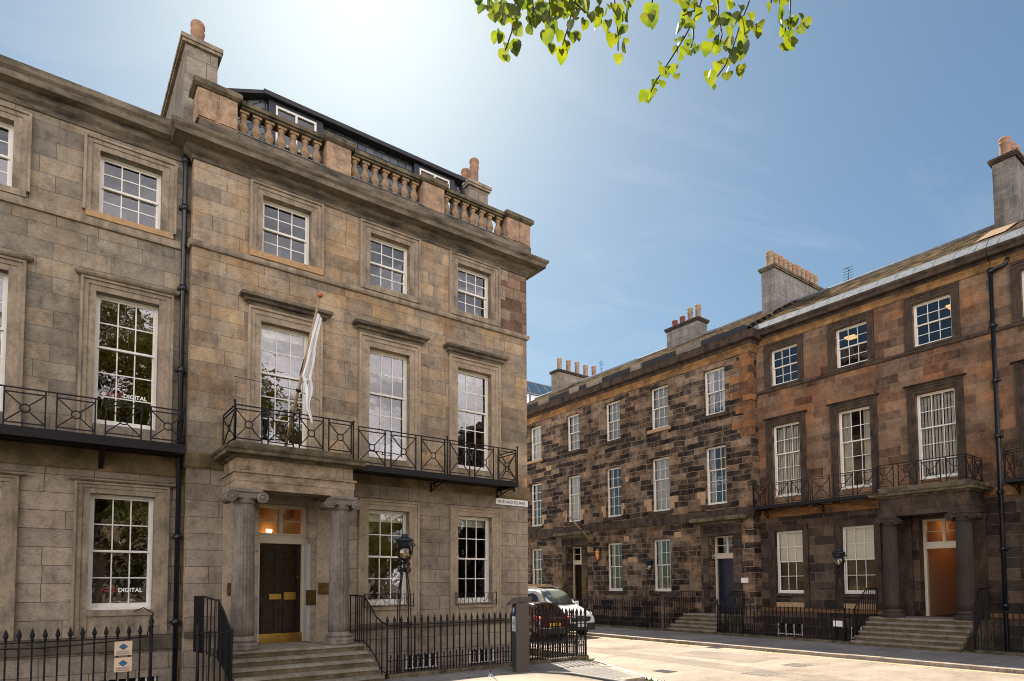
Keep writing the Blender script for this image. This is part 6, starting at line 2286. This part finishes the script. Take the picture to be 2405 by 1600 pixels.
# ------------------------------------------------------------------ trees of the garden square; the nearest hangs a spray of leaves over the camera
LEAVES=[(1.684,2.53,2.936,0.053),(1.66,2.523,2.944,0.061),(1.873,2.687,3.134,0.073),(1.838,2.634,3.093,0.036),(1.764,2.461,2.92,0.078),(1.935,2.646,3.108,0.074),(1.953,2.687,3.155,0.059),(1.938,2.684,3.102,0.053),(1.909,2.629,3.054,0.047),(1.799,2.369,2.861,0.078),(1.958,2.492,3.023,0.059),(2.002,2.473,3.033,0.076),(1.968,2.468,2.955,0.062),(1.941,2.44,2.943,0.058),(1.886,2.285,2.779,0.051),(1.874,2.287,2.781,0.044),(2.153,2.584,3.187,0.056),(2.113,2.56,3.151,0.044),(2.11,2.483,3.118,0.06),(2.071,2.406,3.064,0.04),(2.139,2.47,3.141,0.068),(2.127,2.468,3.157,0.035),(2.117,2.457,3.029,0.077),(2.157,2.444,3.074,0.079),(2.184,2.49,3.114,0.046),(2.247,2.485,3.181,0.069),(2.086,2.263,2.942,0.056),(2.132,2.338,3.042,0.043),(2.012,2.173,2.786,0.051),(1.994,2.135,2.762,0.036),(2.328,2.443,3.228,0.063),(2.265,2.409,3.196,0.054),(2.047,2.222,2.813,0.051),(1.989,2.176,2.735,0.049),(1.974,2.6,3.091,0.062),(1.874,2.518,3.003,0.057),(1.827,2.492,2.97,0.06),(2.038,2.58,3.168,0.065),(1.993,2.542,3.136,0.04),(2.092,2.559,3.184,0.054),(2.169,2.618,3.282,0.045),(2.147,2.539,3.133,0.07),(1.901,2.646,2.975,0.065),(1.934,2.717,3.039,0.061),(1.862,2.459,2.847,0.07),(1.938,2.568,2.889,0.074),(1.918,2.528,2.852,0.061),(1.978,2.708,2.925,0.052),(1.969,2.715,2.963,0.07),(2.038,2.774,3.069,0.053),(1.776,2.376,2.779,0.055),(1.828,2.439,2.855,0.04),(1.899,2.259,2.696,0.078),(1.951,2.293,2.774,0.057),(2.194,2.498,3.032,0.066),(2.055,2.248,2.757,0.07),(2.066,2.233,2.751,0.049),(1.927,2.254,2.638,0.051),(1.94,2.271,2.652,0.037),(2.061,2.332,2.745,0.073),(2.084,2.394,2.797,0.036),(2.132,2.372,2.847,0.061),(2.138,2.24,2.865,0.057),(2.103,2.172,2.821,0.052),(2.353,2.38,3.109,0.065),(2.308,2.31,3.03,0.06),(1.974,2.302,2.81,0.059),(1.946,2.441,2.895,0.074),(1.918,2.377,2.855,0.048),(2.209,2.197,2.938,0.066),(2.349,2.288,3.09,0.05),(2.38,2.315,3.14,0.048),(2.163,2.098,2.768,0.057),(2.295,2.144,2.926,0.073),(2.4,2.212,2.961,0.07),(2.388,2.214,2.948,0.061),(2.25,2.158,2.792,0.076),(2.392,2.217,2.868,0.063),(2.425,2.23,2.911,0.037),(2.207,2.08,2.604,0.054),(2.276,2.063,2.876,0.077),(2.296,2.076,2.913,0.036),(2.326,2.142,3.004,0.078),(2.303,2.11,2.983,0.034),(2.167,2.061,2.824,0.078),(2.571,2.169,3.145,0.099),(2.346,2.003,2.836,0.09),(2.388,2.035,2.875,0.083),(2.466,1.889,2.875,0.069),(2.527,1.922,2.941,0.042),(2.786,2.076,3.195,0.062),(2.771,2.042,3.161,0.04),(2.604,1.898,2.941,0.069),(2.727,2.111,3.077,0.062),(2.726,2.09,3.08,0.034),(2.521,1.89,2.798,0.066),(2.597,1.94,2.893,0.052),(2.484,1.908,2.715,0.036),(2.752,2.148,2.987,0.053),(2.705,2.123,2.974,0.028),(2.76,2.111,2.957,0.053),(2.481,1.912,2.627,0.039),(2.543,1.933,2.698,0.037),(2.648,1.992,2.852,0.054),(2.584,1.942,2.806,0.024),(2.58,1.925,2.71,0.037),(2.661,1.957,2.794,0.037),(2.751,2.014,2.891,0.048),(2.75,2.08,3.128,0.072),(2.767,2.08,3.138,0.048),(2.413,1.969,2.568,0.057),(2.453,2.027,2.652,0.031),(2.52,2.015,2.646,0.053),(2.518,1.982,2.645,0.046),(2.426,1.935,2.561,0.047),(2.424,1.962,2.539,0.041),(2.602,2.185,2.738,0.043),(2.554,2.145,2.689,0.044),(2.689,2.212,2.794,0.054),(2.732,2.146,2.805,0.046),(2.604,2.192,2.695,0.051),(2.579,2.164,2.657,0.04),(2.604,2.229,2.665,0.051),(2.662,2.269,2.741,0.04),(2.397,2.069,2.499,0.058),(2.449,2.125,2.556,0.045),(2.856,2.002,3.16,0.07),(2.941,2.055,3.259,0.044),(2.575,1.793,2.811,0.071),(2.535,1.763,2.771,0.039),(2.631,1.746,2.806,0.073),(2.828,1.931,2.997,0.053),(2.914,1.936,3.031,0.065),(2.949,1.939,3.058,0.034),(2.892,1.896,3.119,0.051),(2.943,1.949,3.207,0.056),(2.868,1.97,2.949,0.059),(2.857,1.955,2.964,0.063),(2.805,1.985,2.914,0.076),(2.847,2.003,2.947,0.046),(2.637,1.807,2.675,0.05),(2.887,2.013,3.045,0.058),(2.763,1.833,2.813,0.069),(2.774,1.771,2.905,0.069),(2.733,1.743,2.89,0.042),(3.038,1.886,3.132,0.054),(2.712,1.697,2.769,0.08),(2.772,1.755,2.867,0.053),(3.006,1.904,3.012,0.065),(3.084,1.963,3.11,0.038),(2.806,1.712,2.801,0.075),(2.835,1.705,2.831,0.053),(3.075,1.858,3.077,0.052),(2.736,1.734,2.705,0.071),(2.694,1.694,2.676,0.034),(2.745,1.806,2.716,0.06),(2.828,1.897,2.767,0.061),(2.695,1.766,2.623,0.056),(3.022,1.931,2.94,0.07),(2.557,1.813,2.511,0.077),(2.498,1.762,2.443,0.039),(2.661,1.778,2.532,0.064),(2.704,1.804,2.586,0.058),(2.825,1.987,2.694,0.051),(2.826,2.003,2.727,0.039),(2.906,1.85,2.746,0.06),(2.861,1.81,2.687,0.044),(2.942,2.01,2.896,0.056),(2.968,2.046,2.93,0.061),(2.967,1.717,3.019,0.051),(2.91,1.673,2.967,0.045),(3.01,1.673,2.915,0.061),(3.047,1.712,2.995,0.055),(3.022,1.64,2.912,0.053),(3.021,1.637,2.903,0.062),(3.1,1.642,2.91,0.055),(3.146,1.661,2.955,0.034),(3.019,1.656,2.853,0.074),(2.961,1.647,2.838,0.046),(2.982,1.622,2.762,0.069),(2.984,1.631,2.772,0.062),(3.195,1.793,2.965,0.058),(3.172,1.777,2.95,0.059),(2.954,1.574,2.84,0.064),(3.06,1.611,2.933,0.038),(3.19,1.668,3.027,0.068),(3.124,1.618,2.947,0.062),(3.139,1.744,3.08,0.068),(3.124,1.747,3.104,0.059),(1.798,2.43,2.903,0.069),(2.133,2.188,2.862,0.062),(1.892,2.768,3.211,0.074),(1.671,2.38,2.796,0.062),(2.333,2.433,3.232,0.077),(2.315,2.497,3.281,0.076),(2.032,2.055,2.792,0.058),(1.865,2.245,2.803,0.068),(2.088,2.379,3.011,0.065),(2.068,2.337,3.029,0.054),(1.767,2.485,2.897,0.06),(1.772,2.333,2.802,0.068),(1.697,2.419,2.787,0.071),(1.955,2.329,2.919,0.06),(2.139,2.358,3.036,0.057),(2.056,2.379,3.044,0.068),(2.055,2.446,3.239,0.08),(1.922,2.24,3.008,0.08),(2.756,1.72,3.024,0.08),(1.88,2.398,2.996,0.08),(1.678,2.309,2.94,0.08),(3.032,1.955,3.441,0.08),(2.693,2.078,3.285,0.08),(1.868,2.455,3.148,0.08),(2.12,2.677,3.406,0.08),(1.785,2.298,2.941,0.08),(2.66,2.101,3.286,0.08),(1.807,2.283,2.87,0.08),(1.951,2.74,3.316,0.08),(2.173,2.466,3.201,0.08),(2.675,2.081,3.2,0.08),(2.833,1.575,2.886,0.08),(2.78,1.946,3.145,0.08),(1.881,2.525,3.205,0.08),(2.89,2.024,3.422,0.08),(2.196,2.464,3.215,0.08),(2.408,2.173,3.14,0.08),(2.245,2.556,3.299,0.08),(2.186,2.412,3.196,0.08),(2.561,2.258,3.333,0.08),(2.096,2.577,3.415,0.08),(1.761,2.445,3.004,0.08),(2.51,1.87,2.954,0.08),(1.809,2.213,2.916,0.08),(1.796,2.455,3.047,0.08),(2.029,2.549,3.23,0.08),(1.738,2.31,2.826,0.08),(2.094,2.277,3.082,0.08),(1.87,2.688,3.211,0.08),(1.953,2.187,2.85,0.08),(2.616,1.929,3.113,0.08),(1.793,2.228,2.902,0.08)]
TWIGS=[[(2.758,1.89,3.144),(2.769,1.893,2.978),(2.787,1.887,2.872),(2.779,1.896,2.827)],[(2.721,1.917,3.152),(2.677,1.961,2.979),(2.632,2.002,2.865),(2.574,2.053,2.745),(2.516,2.103,2.632),(2.488,2.129,2.556)],[(2.904,1.782,3.143),(2.895,1.796,3.038),(2.861,1.828,2.924),(2.834,1.856,2.804),(2.806,1.883,2.713),(2.76,1.923,2.63)],[(3.068,1.661,3.142),(3.07,1.67,2.976),(3.066,1.678,2.9)],[(2.32,2.215,3.147),(2.333,2.214,3.011),(2.349,2.212,2.867),(2.351,2.215,2.792)],[(2.186,2.314,3.148),(2.153,2.347,3.012),(2.137,2.365,2.914),(2.115,2.388,2.823)],[(2.052,2.414,3.149),(2.056,2.421,2.983),(2.069,2.42,2.846)],[(1.924,2.508,3.15),(1.904,2.534,2.984),(1.901,2.542,2.893),(1.876,2.567,2.795)],[(2.496,2.084,3.146),(2.487,2.098,3.04)],[(2.989,1.719,3.143),(2.989,1.726,3.037)],[(2.164,2.337,3.042),(2.202,2.312,2.997),(2.245,2.281,2.978)],[(2.689,1.951,3.009),(2.659,1.974,2.994),(2.617,2.006,2.971)],[(2.664,1.976,2.903),(2.668,1.976,2.858),(2.658,1.987,2.805)],[(1.973,2.472,3.15),(1.989,2.469,3.013),(1.984,2.476,2.953)]]



def leaf(vs, fs, p, s, face, hang, fold):
    """heart-shaped blade folded along its midrib"""
    d = hang.normalized()
    n = (face - d * face.dot(d)).normalized()
    a = d.cross(n)
    out = [(0.0, 0.0), (0.24, -0.02), (0.42, 0.16), (0.45, 0.42), (0.36, 0.70), (0.16, 0.93), (0.0, 1.10)]
    o = len(vs)
    mid = [p + d * (s * t) + n * (s * 0.05 * math.sin(t * 3)) for t in (0.04, 0.36, 0.70, 1.08)]
    vs += mid
    for sg in (-1, 1):
        pts = []
        for x, t in out[1:6]:
            pts.append(p + d * (s * t) + a * (sg * s * x) + n * (s * abs(x) * fold * 0.9 + s * 0.05 * math.sin(t * 3)))
        b = len(vs)
        vs += pts
        f = [(o, b, b + 1, o + 1), (o + 1, b + 1, b + 2), (o + 1, b + 2, b + 3, o + 2), (o + 2, b + 3, b + 4), (o + 2, b + 4, o + 3)]
        fs += f if sg > 0 else [tuple(reversed(q)) for q in f]


def tree(name, label, base, h, crown, n, seed, extra=False):
    rnd = random.Random(seed)
    R = thing(name, label, 'tree', base)
    bx = Vector(base)
    t = MB()
    t.tube([(0, 0, 0), (0.05, 0.05, 1.2), (0.1, 0.15, h * 0.35), (0.0, 0.2, h * 0.6), (0.15, 0.1, h * 0.85)], [0.34, 0.27, 0.22, 0.14, 0.05], 10)
    obj('trunk', t, 'bark', R)
    lm = MB()
    vs, fs = [], []
    cx, cy, cz, rx, rz = crown
    cl = []
    for i in range(46):
        while True:
            v = Vector((rnd.uniform(-1, 1), rnd.uniform(-1, 1), rnd.uniform(-1, 1)))
            if 0.45 < v.length < 1: break
        c = Vector((cx + v.x * rx, cy + v.y * rx, cz + v.z * rz))
        cl.append((c, rnd.uniform(0.7, 1.35)))
        z0 = h * rnd.uniform(0.3, 0.6)
        st = Vector((0.05, 0.15, z0))
        lm.tube([st, st.lerp(c, 0.5) + Vector((0, 0, rnd.uniform(0.1, 0.6))), c], [0.07, 0.04, 0.012], 5)
    if extra:
        for tw in TWIGS:
            pts = [Vector(p) - bx for p in tw]
            lm.tube(pts, [0.006] + [0.0035] * (len(pts) - 1), 5)
        # bough coming over the camera to carry the twigs
        ends = [Vector(tw[0]) - bx for tw in TWIGS[:8]]
        hub = Vector((0.9, 4.6, 6.1))
        lm.tube([(0.05, 0.15, h * 0.38), (0.4, 2.2, 6.6), hub, hub + Vector((0.25, 0.9, -0.35))], [0.10, 0.06, 0.03, 0.012], 8)
        for e in ends:
            lm.tube([hub + Vector((0.1, 0.2, -0.05)), hub.lerp(e, 0.6) + Vector((0, 0, 0.35)), e], [0.016, 0.009, 0.006], 5)
    obj('bough', lm, 'twig_bark', R)
    for i in range(n):
        c, r = rnd.choice(cl)
        v = Vector((rnd.gauss(0, .5), rnd.gauss(0, .5), rnd.gauss(0, .42))) * r
        p = c + v
        leaf(vs, fs, p, rnd.uniform(0.13, 0.22), Vector((rnd.uniform(-1, 1), rnd.uniform(-1, 1), rnd.uniform(0.1, 1))), Vector((rnd.uniform(-.8, .8), rnd.uniform(-.8, .8), -rnd.uniform(0.2, 1))), 0.3)
    fm = MB()
    fm.add(vs, fs, False)
    obj('crown', fm, 'crown_leaf', R)
    if extra:
        vs, fs = [], []
        for (x, y, z, s) in LEAVES:
            p = Vector((x, y, z)) - bx
            a = rnd.uniform(0, 2 * PI)
            face = Vector((-0.55 + rnd.gauss(0, .42), -0.8 + rnd.gauss(0, .42), rnd.uniform(-0.2, 0.5)))
            if rnd.random() < 0.2: face = Vector((rnd.uniform(-1, 1), rnd.uniform(-1, 1), 0.2))
            hang = Vector((rnd.gauss(0, .28), rnd.gauss(0, .28), -1))
            leaf(vs, fs, p, s, face, hang, rnd.uniform(0.05, 0.55))
            vs_top = p + Vector((rnd.uniform(-.02, .02), rnd.uniform(-.02, .02), 0.045))
        fm = MB()
        fm.add(vs, fs, False)
        obj('leaf_spray', fm, 'lime_leaf', R, label='sunlit yellow-green hanging leaves')
    return R


tree('lime_tree', 'lime tree whose hanging sunlit leaves enter the top of the picture', (1.9, -3.2, -2.1), 15, (0.3, -0.6, 10.6, 4.6, 4.4), 15000, 3, True)
tree('lime_tree', 'lime tree of the garden mirrored in the left windows', (-6.2, -6.0, -2.1), 15, (0.0, 0.0, 9.4, 5.0, 5.0), 12000, 5)

tree('lime_tree', 'broad lime tree of the garden mirrored in the middle windows', (9.3, -7.5, -2.1), 15, (0.0, 0.0, 9.2, 4.6, 5.2), 12000, 8)
tree('lime_tree', 'low lime tree far across the garden, seen only in reflections', (0.0, -16.0, -2.1), 12, (0.0, 0.0, 5.6, 6.5, 4.6), 12000, 9)
tree('lime_tree', 'second low lime tree far across the garden, seen only in reflections', (-13.0, -15.0, -2.1), 12, (0.0, 0.0, 5.6, 6.5, 4.6), 10000, 11)
tree('lime_tree', 'low lime tree by the dark terrace, seen only in reflections', (19.5, -17.0, -2.1), 12, (0.0, 0.0, 5.4, 5.5, 4.6), 10000, 14)
tree('lime_tree', 'tall lime tree by the dark terrace, seen only in reflections', (25.5, -27.0, -2.1), 12, (0.0, 0.0, 5.4, 6.5, 4.6), 9000, 15)
tree('lime_tree', 'third low lime tree far across the garden, seen only in reflections', (13.0, -19.0, -2.1), 12, (0.0, 0.0, 5.6, 6.5, 4.6), 10000, 12)

# mirrored houses: the far side of the square, lit by the sun
for i, x in enumerate((-14.0, -4.6, 4.8, 14.2, 23.6)):
    c = copy_tree(C)
    c.location = (x + 4.65, -46.0, GZ)
    c.rotation_euler = (0, 0, PI)
    c['label'] = 'sandstone house across the square, seen only mirrored in ' + ('the leftmost window', 'the lettered windows', 'the porch windows', 'the middle windows', 'the corner windows')[i]
